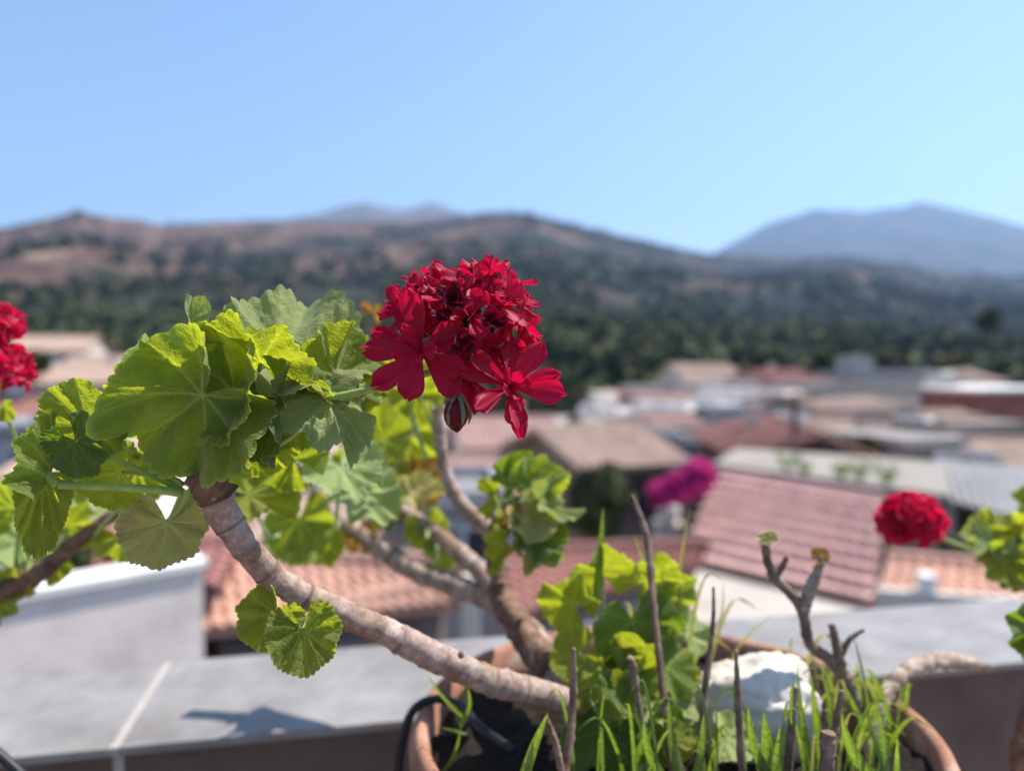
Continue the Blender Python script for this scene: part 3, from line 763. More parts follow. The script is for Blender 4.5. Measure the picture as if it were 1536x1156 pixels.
# reddish strip left of the concrete terrace
quad_house('low red tiled roof glimpsed behind the young green plant', 'tiled_house', PZ(742, 832, -3.3), PZ(1062, 818, -3.3), PZ(1046, 850, -3.6), PZ(748, 935, -3.6), 'tile_red', 'wall_pink')
flat('grey flat roofed block with dark openings behind the bare upright stem', 610, 770, 755, 16.0, 4.0, 8, 'wall_grey', 'roof_grey', [(.3, .2, 1.0, 1.3), (.75, .2, 1.0, 1.3)])
gable('pink tiled gable roof glimpsed between the flower and the curly leaf cluster', 640, 770, 742, 688, 22, 7, 14, 'tile_pink', 'wall_white', W1)
flat('narrow white house directly under the hanging red bud', 635, 770, 640, 38, 5, 6, 'wall_white', 'roof_white', W1)
gable('white gabled house with pale grey side below the dangling petal', 700, 845, 668, 628, 32, 6, 10, 'tile_pink', 'wall_white', W1, .4)
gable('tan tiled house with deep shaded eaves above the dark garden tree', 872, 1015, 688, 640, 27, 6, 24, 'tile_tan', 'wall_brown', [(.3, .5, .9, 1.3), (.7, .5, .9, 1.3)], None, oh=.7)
r_, rf, c = quad_house('wide red brown roof with a chimney in the middle of the town', 'tiled_house', PZ(1142, 620, -2.2), PZ(1238, 658, -2.3), PZ(1096, 690, -3.3), PZ(1034, 650, -3.2), 'tile_red', 'wall_brown', col=.3, row=.4)
chimney(r_, rf, c[0].lerp(c[2], .35), .55, .9)
back = [c[0] + V(.02, .02, -.03), c[1] + V(.02, .02, -.03), c[1] * 2 - c[2] + V(0, 0, 2 * (c[2].z - c[1].z)), c[0] * 2 - c[3] + V(0, 0, 2 * (c[3].z - c[0].z))]
mb, uvs = MB(), []; tiled_quad(mb, uvs, back[1], back[0], back[3], back[2], samples=3); mb.build('roof', M['tile_red'], r_, uv=uvs)
wl = MB(); prism(wl, [V(q.x, q.y, ZG) for q in (c[0], c[1], back[2].lerp(c[1], .12), back[3].lerp(c[0], .12))], [q - V(0, 0, .3) for q in (c[0], c[1], back[2].lerp(c[1], .12), back[3].lerp(c[0], .12))]); wl.build('wall', M['wall_brown'], r_)
flat('small beige house with two dark windows right of the hedge', 1342, 1456, 660, 23.5, 3.2, 18, 'wall_white', 'concrete', [(.12, .1, .55, .95), (.35, .1, .55, .95)], para=.1, fm='frame_wood')
gable('salmon tiled roof sloping to the right picture edge', 1470, 1660, 700, 660, 27, 6, -20, 'tile_tan', 'wall_pink', W1)
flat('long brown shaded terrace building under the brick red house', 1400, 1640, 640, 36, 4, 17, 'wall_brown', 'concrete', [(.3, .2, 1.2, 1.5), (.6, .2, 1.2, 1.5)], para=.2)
flat('brick red walled house with a white slab roof at the right edge', 1446, 1640, 582, 44, 7, 17, 'wall_brick', 'roof_white', [(.75, .5, .9, 1.1)], para=0)
flat('beige house with upright shutter stripes next to the brick red house', 1372, 1448, 582, 47, 6, 17, 'wall_cream', 'concrete', [(.3, .3, .7, 1.6), (.7, .3, .7, 1.6)])
flat('grey flat roofed house with a long dark top storey below the woods', 1290, 1390, 562, 62, 8, 4, 'wall_grey', 'concrete', W3, box=(.4, 2.2, 1.5))
gable('pink walled house with low reddish roof below the woods', 1168, 1255, 575, 556, 60, 8, 20, 'tile_red', 'wall_pink', W1, .2)
gable('low tan roofed house standing highest beside the woods', 1030, 1122, 572, 547, 70, 9, 8, 'tile_tan', 'wall_cream', W1)
flat('pale house with row of windows below the tan roofed house', 1050, 1140, 578, 58, 7, 6, 'wall_white', 'concrete_pale', W3)
flat('bright white flat roof left of the tall utility pole', 1078, 1152, 608, 44, 6, 4, 'wall_grey', 'roof_white', W1, para=.1)
flat('white house with bluish front right of the tall utility pole', 1165, 1215, 592, 46, 6, 42, 'wall_white', 'roof_white', W1)
gable('white house with pale pink roof between the white block and the shutters', 1198, 1275, 610, 594, 45, 6, 40, 'tile_pink', 'wall_white', W1)
gable('white gable end facing us left of its twin above the hedge', 1250, 1312, 648, 620, 30, 1.6, 50, 'tile_tan', 'roof_white', [(.5, .7, .6, .9)], None, 'y', oh=.12)
gable('smaller white gable end right of its twin above the hedge', 1314, 1354, 645, 621, 31.5, 1.4, 50, 'tile_tan', 'roof_white', [(.5, .5, .6, .9)], None, 'y', oh=.12)
gable('grey house with broad shallow roof behind the twin white gables', 1230, 1375, 612, 600, 40, 6, 16, 'tile_tan', 'wall_grey', W3)
gable('reddish roof facing us left of the bright white flat roof', 975, 1062, 612, 590, 52, 7, 10, 'tile_pink', 'wall_white', W1)
flat('white house with broken pale roof right of the lower petals', 905, 990, 622, 48, 7, 8, 'wall_white', 'roof_white', W3, box=(.3, 1.6, 1.2))
gable('low pale pink roof behind the white house right of the petals', 985, 1060, 640, 622, 42, 5, 14, 'tile_pink', 'wall_white', W1)
flat('grey white house with lean dark windows left of the tan tiled house', 838, 905, 640, 42, 6, 8, 'wall_white', 'concrete_pale', W1)
# left side of the town
gable('white house with pale tan roof beside the dark round tree on the left', 48, 175, 573, 548, 48, 8, 12, 'tile_tan', 'wall_white', W3, .3)
gable('distant house with pale tan roof above the dark round tree on the left', 10, 120, 525, 505, 85, 9, 10, 'tile_tan', 'wall_cream', W3, -.3)
gable('red roofed house just under the left red flower', -60, 110, 640, 598, 36, 8, 10, 'tile_red', 'wall_grey', W1)
flat('blue grey flat house at the left edge below the red roof', -60, 70, 645, 28, 5, 6, 'wall_grey', 'roof_grey', W1)
gable('pale tan roof half hidden behind the folded leaves on the left', 20, 200, 712, 668, 21, 6, 10, 'tile_tan', 'wall_white', W1)
gable('brick red lean roof just above the long white wall', 55, 285, 880, 826, 9.0, 3.2, 14, 'tile_red', 'wall_white')
flat('grey white house seen through the gap right of the hanging leaf', 545, 660, 620, 45, 6, 6, 'wall_white', 'concrete_pale', W3)
gable('pale pink roofed house hidden mostly behind the geranium leaves', 330, 560, 690, 640, 30, 7, 10, 'tile_pink', 'wall_white', W3)
gable('brown roofed house hidden behind the wilted leaf and branch', 400, 620, 800, 745, 16, 5, 10, 'tile_tan', 'wall_cream', W1)

XS = [
 ('flat', 'small pale block with one dark opening between the flower and the tan tiled house', 845, 872, 655, 36, 4, 14, 'wall_cream', 'roof_white', [(.5, .4, .8, 1.2)]),
 ('flat', 'low grey shed roof right of the tan tiled house', 1016, 1046, 662, 31, 4, 12, 'wall_grey', 'concrete', [(.5, .3, .8, 1.2)]),
 ('flat', 'bright white cube behind the red brown roof at its left corner', 1022, 1058, 612, 47, 4, 42, 'roof_white', 'roof_white', [(.5, .5, .7, 1.0)]),
 ('gable', 'narrow pink gabled house between the tan roofed house and the pink walled one', 1128, 1165, 590, 576, 66, 6, 40, 'tile_pink', 'wall_white'),
 ('flat', 'cream two storey house peeping over the white and pink roofs', 1218, 1262, 578, 54, 5, 15, 'wall_cream', 'concrete_pale', W3),
 ('flat', 'white walled terrace house behind the shutter house', 1395, 1450, 560, 70, 6, 42, 'wall_white', 'roof_white', W3),
 ('gable', 'small tan roofed house on the far right edge of town', 1470, 1530, 572, 556, 76, 7, 40, 'tile_tan', 'wall_white'),
 ('flat', 'tiny white house at the foot of the woods left of the tan roofed house', 985, 1022, 582, 74, 5, 42, 'wall_white', 'concrete_pale', W1),
 ('gable', 'little red roof among the trees left of the tiny white house', 938, 982, 600, 586, 68, 6, 40, 'tile_red', 'wall_white'),
 ('flat', 'pale low wall house in front of the grey broad roof', 1236, 1258, 632, 37, 3, 42, 'wall_white', 'roof_white', ()),
 ('flat', 'sunlit white front under the shutter house', 1378, 1412, 634, 38, 3, 42, 'roof_white', 'concrete', [(.5, .5, .7, 1.0)]),
 ('gable', 'short brown roof tucked behind the long brown shaded building', 1420, 1500, 632, 618, 40, 5, 12, 'tile_tan', 'wall_cream'),
 ('flat', 'grey slab roof between the beige house and the salmon tiled roof', 1462, 1500, 690, 25, 3, 14, 'wall_grey', 'concrete', ()),
 ('flat', 'white terrace block left of the grey flat roofed block', 560, 625, 700, 26, 4, 42, 'wall_white', 'concrete_pale', W1),
 ('flat', 'pale far house right of the dark round tree on the left', 72, 128, 556, 62, 6, 42, 'wall_white', 'roof_white', W3),
 ('gable', 'long muted roof behind the tan roofed house on the left', 95, 210, 552, 535, 70, 8, 12, 'tile_tan', 'wall_cream')]
for x_ in XS:
    (flat if x_[0] == 'flat' else gable)(*x_[1:])
def aerial(px, py0, py1, d, label):
    q, t_ = P(px, py0, d), P(px, py1, d)
    root = empty('roof_aerial', q); tag(root, label, 'aerial', 'aerials on the town roofs')
    mb = MB(); mb.cyl(q - V(0, 0, .4), t_, .03, .025, 6); mb.build('mast', M['metal'], root)
    mb = MB(); mb.box(t_.x - .55, t_.x + .55, t_.y - .02, t_.y + .02, t_.z - .12, t_.z - .08)
    for k in range(5): mb.box(t_.x - .5 + k * .25 - .015, t_.x - .5 + k * .25 + .015, t_.y - .35, t_.y + .35, t_.z - .15, t_.z - .122)
    mb.build('antenna', M['metal'], root)
aerial(1075, 640, 596, 35, 'thin aerial on the left end of the red brown roof')
aerial(1345, 575, 535, 62, 'thin aerial above the grey flat roofed house')
aerial(950, 650, 608, 29, 'thin aerial on the tan tiled house')
aerial(1470, 585, 548, 46, 'thin aerial on the brick red house')
# utility pole, water tank, antennas
pq = PZ(1192, 690, -3.2)
pl = empty('utility_pole', (pq.x, pq.y, ZG)); tag(pl, 'dark wooden utility pole rising over the red brown roof', 'pole')
mb = MB(); mb.cyl((pq.x, pq.y, ZG), (pq.x, pq.y, P(1192, 590, pq.y).z), .14, .10, 10); mb.build('shaft', M['frame_wood'], pl)
mb = MB(); zt = P(1192, 598, pq.y).z; mb.box(pq.x - .8, pq.x + .8, pq.y - .18, pq.y - .08, zt, zt + .12); mb.build('crossarm', M['frame_wood'], pl)
tq = PZ(1004, 782, -3.9)
tk = empty('water_tank', (tq.x, tq.y, tq.z)); tag(tk, 'round white water tank on a pale stand under the magenta bougainvillea', 'water tank')
mb = MB()
for i in range(9):
    a0, a1 = math.pi * i / 9 - math.pi / 2, math.pi * (i + 1) / 9 - math.pi / 2
    mb.cyl(tq + V(0, 0, .28 + .28 * math.sin(a0)), tq + V(0, 0, .28 + .28 * math.sin(a1)), max(.01, .32 * math.cos(a0)), max(.01, .32 * math.cos(a1)), 20, cap=False)
mb.build('tank_body', M['roof_white'], tk, True)
mb = MB(); mb.box(tq.x - .35, tq.x + .35, tq.y - .35, tq.y + .35, ZG, tq.z - .02); mb.build('stand', M['wall_cream'], tk)
mb = MB(); mb.cyl(tq + V(0, 0, .55), tq + V(0, 0, .63), .1, .1, 12); mb.build('lid', M['metal'], tk)

# ------------------------------------------------------------------ trees
def tree(px, pyb, d, w_px, h_px, label, mat='wood_leaf', name='broadleaf_tree', per=900, cat='tree', zbase=None, flat_=1.0):
    g = P(px, pyb, d); zg = zbase if zbase is not None else ground(g.x, g.y)
    root = empty(name, (g.x, g.y, zg)); tag(root, label, cat)
    rw, rh = w_px / F * d / 2, h_px / F * d / 2
    cz = g.z + rh
    tb = MB()
    tube(tb, [(V(g.x, g.y, zg - .2), rw * .11), (V(g.x + rw * .05, g.y, (zg + cz) / 2), rw * .085), (V(g.x, g.y, cz), rw * .05)], 8, 4, .2, 0, px)
    for k in range(5):
        a = k * 1.256; tube(tb, [(V(g.x, g.y, zg + (cz - zg) * .6), rw * .05), (V(g.x + math.cos(a) * rw * .6, g.y + math.sin(a) * rw * .6, cz + rh * .3), rw * .015)], 6, 4)
    tb.build('trunk', M['bark_dark'], root, True)
    nl = 14; pts = []; sz = []
    for k in range(nl):
        v_ = rng.normal(size=3); v_ /= np.linalg.norm(v_); v_ *= rng.uniform(.25, .72)
        pts.append([v_[0] * rw, v_[1] * rw, cz - zg + v_[2] * rh - min(rw, rh) * .35]); sz.append(min(rw, rh) * rng.uniform(.38, .62))
    o = cloud_crowns('crown', np.array(pts), np.array(sz), per // nl, M[mat], None); o.parent = root
tree(48, 590, 40, 46, 72, 'dark round tree beside the tan roofed house on the left', per=1400)
tree(888, 815, 18, 100, 115, 'dark bushy garden tree below the tan tiled house', per=2600)
tree(1485, 510, 190, 36, 55, 'tallest dark tree against the hillside on the right', per=900)
tree(1300, 688, 24, 75, 34, 'dark clipped shrub left of the beige house windows', name='garden_shrub', cat='shrub', per=1600)
tree(1252, 682, 24.5, 55, 26, 'low dark shrub under the left white gable', name='garden_shrub', cat='shrub', per=1200)
tree(860, 660, 34, 26, 40, 'slim green tree at the left corner of the tan tiled house', per=900)
tree(115, 875, 8.6, 150, 60, 'dark shrub behind the long white wall on the left', name='garden_shrub', cat='shrub', per=2600)
tree(1240, 570, 110, 60, 40, 'rounded olive tree behind the pink walled house', per=900)
tree(1340, 560, 120, 55, 35, 'light olive tree behind the grey flat roofed house', per=900)
tree(1440, 575, 105, 70, 45, 'broad olive tree behind the brick red house', per=900)
tree(1140, 565, 115, 50, 36, 'dark olive tree between the tan roof and the pink walled house', per=900)
tree(980, 610, 95, 60, 45, 'green tree at the wood edge above the broken pale roof', per=900)
tree(870, 622, 90, 55, 50, 'green tree at the wood edge right of the flower', per=900)
tree(1155, 612, 52, 26, 20, 'small green shrub behind the bright white flat roof', name='garden_shrub', cat='shrub', per=700)
# bougainvillea
bp_ = P(1022, 750, 17.5)
bq = empty('bougainvillea', (bp_.x, bp_.y, ZG)); tag(bq, 'magenta bougainvillea spilling down beside the pink tiled roof', 'bougainvillea')
pts = []; sz = []
for k in range(46):
    u = random.random(); a_, r_ = random.uniform(0, 6.28), math.sqrt(random.random()); q = P(1022 + 46 * r_ * math.cos(a_), 730 + 24 * r_ * math.sin(a_) - 16 * r_ * math.cos(a_), 17.5 + random.uniform(-.3, .4))
    pts.append([q.x - bp_.x, q.y - bp_.y, q.z - ZG - .1]); sz.append(random.uniform(.14, .26))
fo = cloud_crowns('blossom', np.array(pts), np.array(sz), 70, M['petal_magenta'], None); fo.parent = bq
fo = cloud_crowns('foliage', np.array(pts)[::4] - [0, -.25, .1], np.array(sz)[::4] * 1.1, 50, M['wood_leaf'], None); fo.parent = bq
tb = MB(); tube(tb, [(V(bp_.x, bp_.y + .2, ZG), .06), (V(bp_.x + .1, bp_.y + .2, -5), .05), (V(bp_.x, bp_.y, bp_.z), .03)], 8, 6, .2); tb.build('trunk', M['bark_dark'], bq, True)

# ------------------------------------------------------------------ parapet, terrace, pot
TH = R(11.6); PU = V(math.cos(TH), math.sin(TH), 0); PN = V(-math.sin(TH), math.cos(TH), 0)
PH = -0.300
pf = PZ(170, 1121, PH)                     # joint on the inner top edge
PW = (PZ(262, 990, PH) - pf).length
par = empty('parapet_wall', V(pf.x, pf.y, -1.3)); tag(par, 'terrace parapet with grey stone coping slabs and brown tiled inner face', 'parapet')
def pp(s, t, z): q = pf + PU * s + PN * t; return V(q.x, q.y, z)
edges = [-1.9, -.95, 0.0, 1.02, 2.0, 3.0]
for i in range(5):
    a, b = edges[i] + .0035, edges[i + 1] - .0035
    mb = MB(); q = [(a, 0), (b, 0), (b, PW), (a, PW)]
    prism(mb, [pp(s, t, PH - .0075) for s, t in q], [pp(s, t, PH) for s, t in q])
    o = mb.build('coping_slab', M['stone_tile'], par)
    bv = o.modifiers.new('edge', 'BEVEL'); bv.width = .0012; bv.segments = 2
for i in range(1, 5):
    mb = MB(); q = [(edges[i] - .0034, .001), (edges[i] + .0034, .001), (edges[i] + .0034, PW - .001), (edges[i] - .0034, PW - .001)]
    prism(mb, [pp(s, t, PH - .0072) for s, t in q], [pp(s, t, PH - .0008) for s, t in q]); mb.build('grout_joint', M['grout'], par)
    mb = MB(); q = [(edges[i] - .004, .0125), (edges[i] + .004, .0125), (edges[i] + .004, .019), (edges[i] - .004, .019)]
    prism(mb, [pp(s, t, -1.29) for s, t in q], [pp(s, t, PH - .0078) for s, t in q]); mb.build('face_joint', M['grout'], par)
mb = MB(); q = [(-1.9, .014), (3.0, .014), (3.0, PW - .01), (-1.9, PW - .01)]
prism(mb, [pp(s, t, -1.29) for s, t in q], [pp(s, t, PH - .0078) for s, t in q]); mb.build('wall_face', M['parapet_face'], par)
mb = MB(); q = [(-1.9, -2.2), (3.0, -2.2), (3.0, PW), (-1.9, PW)]
prism(mb, [pp(s, t, ZG - .2) for s, t in q], [pp(s, t, -1.3) for s, t in q]); structure(mb.build('terrace_floor', M['terrace']))

POT = V(.098, .462, 0); PR, RIMZ = .160, -.218
mb = MB()
def lathe(mb, prof, c, n=64, mi=0, wob=0):
    vs = []
    for r, z in prof:
        for i in range(n):
            a = 2 * math.pi * i / n; k = 1 + wob * math.sin(3 * a + z * 20)
            vs.append(V(c.x + r * k * math.cos(a), c.y + r * k * math.sin(a), z))
    m = len(prof)
    mb.add(vs, [(j * n + i, j * n + (i + 1) % n, (j + 1) * n + (i + 1) % n, (j + 1) * n + i) for j in range(m - 1) for i in range(n)], mi)
pot = empty('terracotta_pot', V(POT.x, POT.y, -.56)); tag(pot, 'large round terracotta pot holding the geranium beside the parapet', 'pot')
lathe(mb, [(.001, -.56), (.103, -.56), (.108, -.55), (.138, -.304), (.142, -.276), (.154, -.272), (.160, -.264), (.162, -.229), (.158, -.220), (.155, RIMZ), (.151, -.221), (.149, -.234), (.147, -.284), (.001, -.285)], POT, 72, 0, .004)
mb.build('pot_body', M['terracotta'], pot, True)
mb = MB(); n_ = 60; vs = []
for j in range(14):
    for i in range(n_):
        a = 2 * math.pi * i / n_; r = .1485 * j / 13
        x, y = POT.x + r * math.cos(a), POT.y + r * math.sin(a)
        vs.append(V(x, y, -.238 + .012 * mnoise.noise(V(x * 40, y * 40, 0)) + .01 * mnoise.noise(V(x * 110, y * 110, 0)) + .006 * (1 - j / 13)))
mb.add(vs, [(j * n_ + i, j * n_ + (i + 1) % n_, (j + 1) * n_ + (i + 1) % n_, (j + 1) * n_ + i) for j in range(13) for i in range(n_)])
mb.build('soil', M['soil'], pot, True)
mb = MB(); mb.box(POT.x - .22, POT.x + .24, POT.y - .28, POT.y + .165, -1.298, -.562); st = mb.build('plant_stand', M['wall_cream']); tag(st, 'plain masonry block carrying the terracotta pot', 'stand')

# rock in the pot
mb = MB(); import bmesh
bm = bmesh.new(); bmesh.ops.create_icosphere(bm, subdivisions=5, radius=1.0)
rc = P(1128, 1072, .462)
for v_ in bm.verts:
    q = v_.co.copy()
    q = V(*(math.copysign(abs(c_) ** .72, c_) for c_ in q))
    k = 1 + .22 * mnoise.noise(q * 1.4 + V(4, 1, 2)) + .11 * mnoise.noise(q * 3.1) + .05 * mnoise.noise(q * 7) + .025 * mnoise.noise(q * 17)
    q = V(q.x * .036, q.y * .030, q.z * .034) * k
    q.z += .10 * q.x
    v_.co = Matrix.Rotation(R(-12), 3, 'Z') @ q + rc
me = bpy.data.meshes.new('white_rock'); bm.to_mesh(me); bm.free(); me.materials.append(M['rock'])
me.polygons.foreach_set('use_smooth', [True] * len(me.polygons))
rk = bpy.data.objects.new('white_rock', me); C.objects.link(rk)
tag(rk, 'rounded white rock lying on the soil at the pot rim', 'rock')

# tubes
mb = MB(); tube(mb, [(P(596, 1230, .47), .0028), (P(600, 1130, .47), .0028), (P(618, 1068, .475), .0028), (P(652, 1048, .48), .0028), (P(690, 1058, .47), .0028), (P(720, 1090, .44), .0028), (P(770, 1125, .42), .0028)], 10, 8)
tag(mb.build('irrigation_tube', M['rubber'], None, True), 'black irrigation tube looping over the left rim of the pot', 'tube')
mb = MB(); tube(mb, [(P(-60, 1085, .45), .003), (P(0, 1132, .45), .003), (P(50, 1180, .45), .003), (P(120, 1260, .46), .003)], 10, 8)
tag(mb.build('rubber_cable', M['rubber'], None, True), 'black cable crossing the bottom corner under the coping', 'cable')

# ------------------------------------------------------------------ main geranium
ROOT = P(830, 1050, .44); ROOT.z = -.272
ger = empty('geranium_plant', ROOT); tag(ger, 'woody geranium with crimson flower head leaning out of the terracotta pot', 'geranium')
def branch(root, pts, mat='bark', rough=.13, knots=.09, seed=1, sides=20, n=12):
    mb = MB(); tube(mb, [(P(a, b, d), wpx / F * d / 2) for a, b, d, wpx in pts], sides, n, rough, knots, seed)
    return mb.build('branch', M[mat], root, True, attr=mb.ring)
branch(ger, [(880, 1060, .44, 40), (800, 1037, .42, 40), (735, 1020, .405, 42), (660, 988, .39, 42), (600, 958, .38, 42), (520, 922, .365, 40), (460, 895, .355, 38), (405, 860, .345, 40), (365, 815, .335, 42), (335, 770, .33, 46), (318, 735, .325, 50)], seed=3, n=16, sides=28)
branch(ger, [(325, 745, .325, 44), (312, 718, .322, 52), (302, 695, .322, 46), (300, 665, .325, 30), (305, 640, .328, 22)], 'bark_dark', .45, .22, 5, n=14)
branch(ger, [(850, 1030, .46, 56), (815, 985, .50, 54), (785, 945, .54, 44), (745, 905, .585, 34), (690, 880, .61, 32), (630, 860, .635, 30), (570, 822, .655, 28), (520, 788, .67, 27), (470, 755, .68, 24)], seed=8)
branch(ger, [(760, 905, .57, 34), (735, 870, .595, 30), (700, 838, .62, 28), (650, 798, .65, 26), (605, 768, .67, 25), (575, 740, .69, 22)], seed=11)
branch(ger, [(830, 1010, .47, 52), (790, 955, .50, 46), (758, 905, .52, 36), (748, 860, .53, 32), (738, 815, .53, 29), (734, 785, .53, 26)], 'bark_dark', .3, .15, 14)
branch(ger, [(740, 800, .53, 30), (715, 780, .53, 24), (690, 752, .53, 23), (673, 722, .53, 20), (664, 690, .53, 18), (660, 650, .53, 17), (655, 612, .53, 16)], seed=17, rough=.15)
branch(ger, [(740, 800, .53, 26), (760, 765, .52, 18), (775, 742, .515, 12)], 'bark_dark', seed=19)

# stipule and bud knobs along the main branch
for k, (a, b, d, s) in enumerate([(600, 948, .378, 9), (690, 985, .392, 7)]):
    mb = MB(); q = P(a, b, d); tube(mb, [(q, s / F * d * .8), (q + V(.0006, -.001, .0022), s / F * d * .6), (q + V(.001, -.0015, .0032), .0006)], 8, 4, .3, 0, k); mb.build('leaf_scar', M['bark_dark'], ger, True)

ST = (298, 690, .325)
leaf(ger, 304, 592, .306, 119, (-.04, -1, -.36), (-.55, -.1, -.5), 'leaf', (300, 668, .322), 'largest leaf, facing us, dark below and glowing above', cup=.34, pleat=.085, wave=.25, span=164, NT=280, NR=26, off=.08)
leaf(ger, 292, 560, .335, 92, (.05, .10, 1), (-.3, 1, 0), 'leaf', (310, 672, .326), cup=-.06, wave=.1, NT=84, NR=11)  # unseen leaf added behind the largest leaf to shade its lower half
leaf(ger, 352, 588, .318, 92, (-.45, -.9, .10), (.6, .1, .75), 'leaf', (312, 672, .324), cup=.3, pleat=.10, wave=.16, fold=.35)
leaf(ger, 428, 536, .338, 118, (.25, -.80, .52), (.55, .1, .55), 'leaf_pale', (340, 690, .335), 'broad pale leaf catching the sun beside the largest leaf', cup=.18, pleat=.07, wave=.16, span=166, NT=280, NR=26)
leaf(ger, 392, 545, .319, 90, (-.15, -.72, -.65), (-.05, 0, 1), 'leaf_yellow', (330, 680, .33), cup=.1, pleat=.08, wave=.16, width=.95)
leaf(ger, 505, 565, .336, 72, (.75, -.62, .2), (.35, .2, .8), 'leaf', (380, 680, .34), cup=.2, pleat=.08, wave=.16)
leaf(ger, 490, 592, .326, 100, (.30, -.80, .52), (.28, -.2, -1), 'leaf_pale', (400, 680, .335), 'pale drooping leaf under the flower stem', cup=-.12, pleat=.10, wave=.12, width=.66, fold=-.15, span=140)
leaf(ger, 415, 602, .322, 88, (-.55, -.8, .15), (.05, -.1, -1), 'leaf_dark', (330, 690, .33), cup=.2, pleat=.09, wave=.12, width=.62, fold=.3)
leaf(ger, 450, 612, .330, 64, (.1, -.75, -.5), (.2, 0, -1), 'leaf', (380, 690, .335), cup=.12, wave=.16)
leaf(ger, 380, 650, .345, 62, (.1, -.9, -.25), (.4, 0, -.8), 'leaf_yellow', (330, 700, .338), cup=.12, wave=.15)
leaf(ger, 288, 480, .332, 30, (.5, -.8, .2), (.1, 0, 1), 'leaf_pale', (300, 600, .335), cup=.5, fold=.7, width=.6)
# left spray
leaf(ger, 130, 640, .305, 64, (.08, -1, -.18), (.0, .0, 1), 'leaf', (275, 728, .322), cup=.18, wave=.13, pleat=.06)
leaf(ger, 112, 660, .296, 54, (.15, -1, .05), (.45, 0, -.65), 'leaf_dark', (270, 732, .322), 'small dark green leaf in front of the folded leaf', cup=.14, wave=.10, width=.8, span=150)
leaf(ger, 76, 722, .300, 92, (-.90, -.38, .1), (-.08, -.05, 1), 'leaf', None, 'leaf folded nearly edge on at the left of the plant', cup=.10, wave=.14, pleat=.07, fold=.5, width=.55, span=125)
mb = MB(); tube(mb, [(P(272, 738, .322), .0022), (P(220, 733, .312), .0017), (P(150, 730, .304), .0016), (P(88, 727, .300), .0019)], 10, 8, .06); mb.build('leaf_stalk', M['stem'], ger, True)
mb = MB(); tube(mb, [(P(86, 727, .299), .0018), (P(66, 705, .298), .0016), (P(62, 675, .297), .0012), (P(80, 640, .297), .0008)], 8, 8, .06); mb.build('leaf_stalk', M['stem'], ger, True)
leaf(ger, 66, 708, .300, 108, (.55, -.82, -.05), (-.06, -.02, -1), 'leaf_yellow', None, 'glowing yellow green half leaf hanging at the far left', cup=.06, wave=.08, pleat=.06, fold=.5, width=.36, span=100)
leaf(ger, 182, 708, .322, 58, (.15, -.9, -.4), (-.75, 0, .4), 'leaf_yellow', (268, 722, .322), cup=.15, wave=.14)

leaf(ger, 250, 782, .335, 64, (.05, -.92, .32), (.05, -.1, -1), 'leaf_wilted', (296, 712, .326), 'wilted pale yellow leaf hanging under the branch tip', cup=.2, pleat=.12, wave=.14)
# small pair on the branch
leaf(ger, 455, 944, .335, 56, (.12, -.93, .32), (.15, -.1, -1), 'leaf', (470, 905, .352), 'small fresh round leaf below the main branch', cup=.12, pleat=.11, wave=.08)
leaf(ger, 414, 920, .342, 54, (-.2, -.93, .2), (-.5, -.1, -.7), 'leaf_yellow', (450, 893, .352), 'small leaf partly hidden behind the fresh round leaf', cup=.12, pleat=.10, wave=.12)
# middle distance, on the rear branches
for a in [
    (372, 742, .43, 78, (.1, -.62, .6), (1, .1, .15), 'leaf_yellow', (430, 790, .60), .7),
    (450, 778, .58, 62, (.2, -.97, .05), (.0, -.1, -1), 'leaf', (480, 765, .62), .8),
    (478, 808, .60, 40, (.3, -.9, -.3), (.3, 0, -1), 'leaf_yellow', (500, 775, .62), .9),
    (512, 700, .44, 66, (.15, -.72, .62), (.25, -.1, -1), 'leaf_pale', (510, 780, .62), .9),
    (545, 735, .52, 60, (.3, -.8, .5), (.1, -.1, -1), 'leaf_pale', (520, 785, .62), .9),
    (440, 690, .40, 58, (.2, -.85, -.4), (-.6, 0, .6), 'leaf', (480, 760, .62), 1),
    (602, 648, .64, 60, (.1, -.85, -.4), (.0, 0, 1), 'leaf_yellow', (585, 752, .60), 1),
    (572, 660, .58, 60, (-.2, -.9, .1), (-.3, 0, .8), 'leaf', (580, 750, .60), 1),
    (560, 700, .64, 60, (.2, -.9, -.1), (-.3, 0, -.8), 'leaf', (580, 750, .60), 1),
    (595, 555, .50, 48, (.1, -.85, -.45), (-.2, 0, 1), 'leaf_yellow', (640, 690, .53), 1),
    (628, 590, .52, 42, (.1, -.85, -.4), (-.4, 0, .6), 'leaf_yellow', (656, 660, .53), 1),
    (622, 728, .66, 50, (.1, -.9, .2), (.1, 0, 1), 'leaf_brown', (590, 760, .60), .95),
    (618, 742, .60, 52, (.0, -.55, .8), (1, .2, .1), 'leaf_wilted', (588, 758, .60), .55),
    (580, 765, .67, 28, (-.3, -.8, .4), (.4, 0, -1), 'leaf_dark', (590, 762, .60), 1),
    (640, 790, .65, 34, (.0, -.9, .3), (.2, 0, -.6), 'leaf', (640, 806, .59), 1),
    (655, 840, .64, 26, (.0, -.7, .6), (.6, 0, .2), 'leaf', (655, 820, .59), 1),
    (540, 800, .66, 30, (.0, -.8, .5), (.3, 0, -1), 'leaf_brown', (540, 795, .61), .9)]:
    leaf(ger, a[0], a[1], a[2], a[3], a[4], a[5], a[6], a[7], lo=True, cup=.15, wave=.20, pleat=.08, width=a[8])
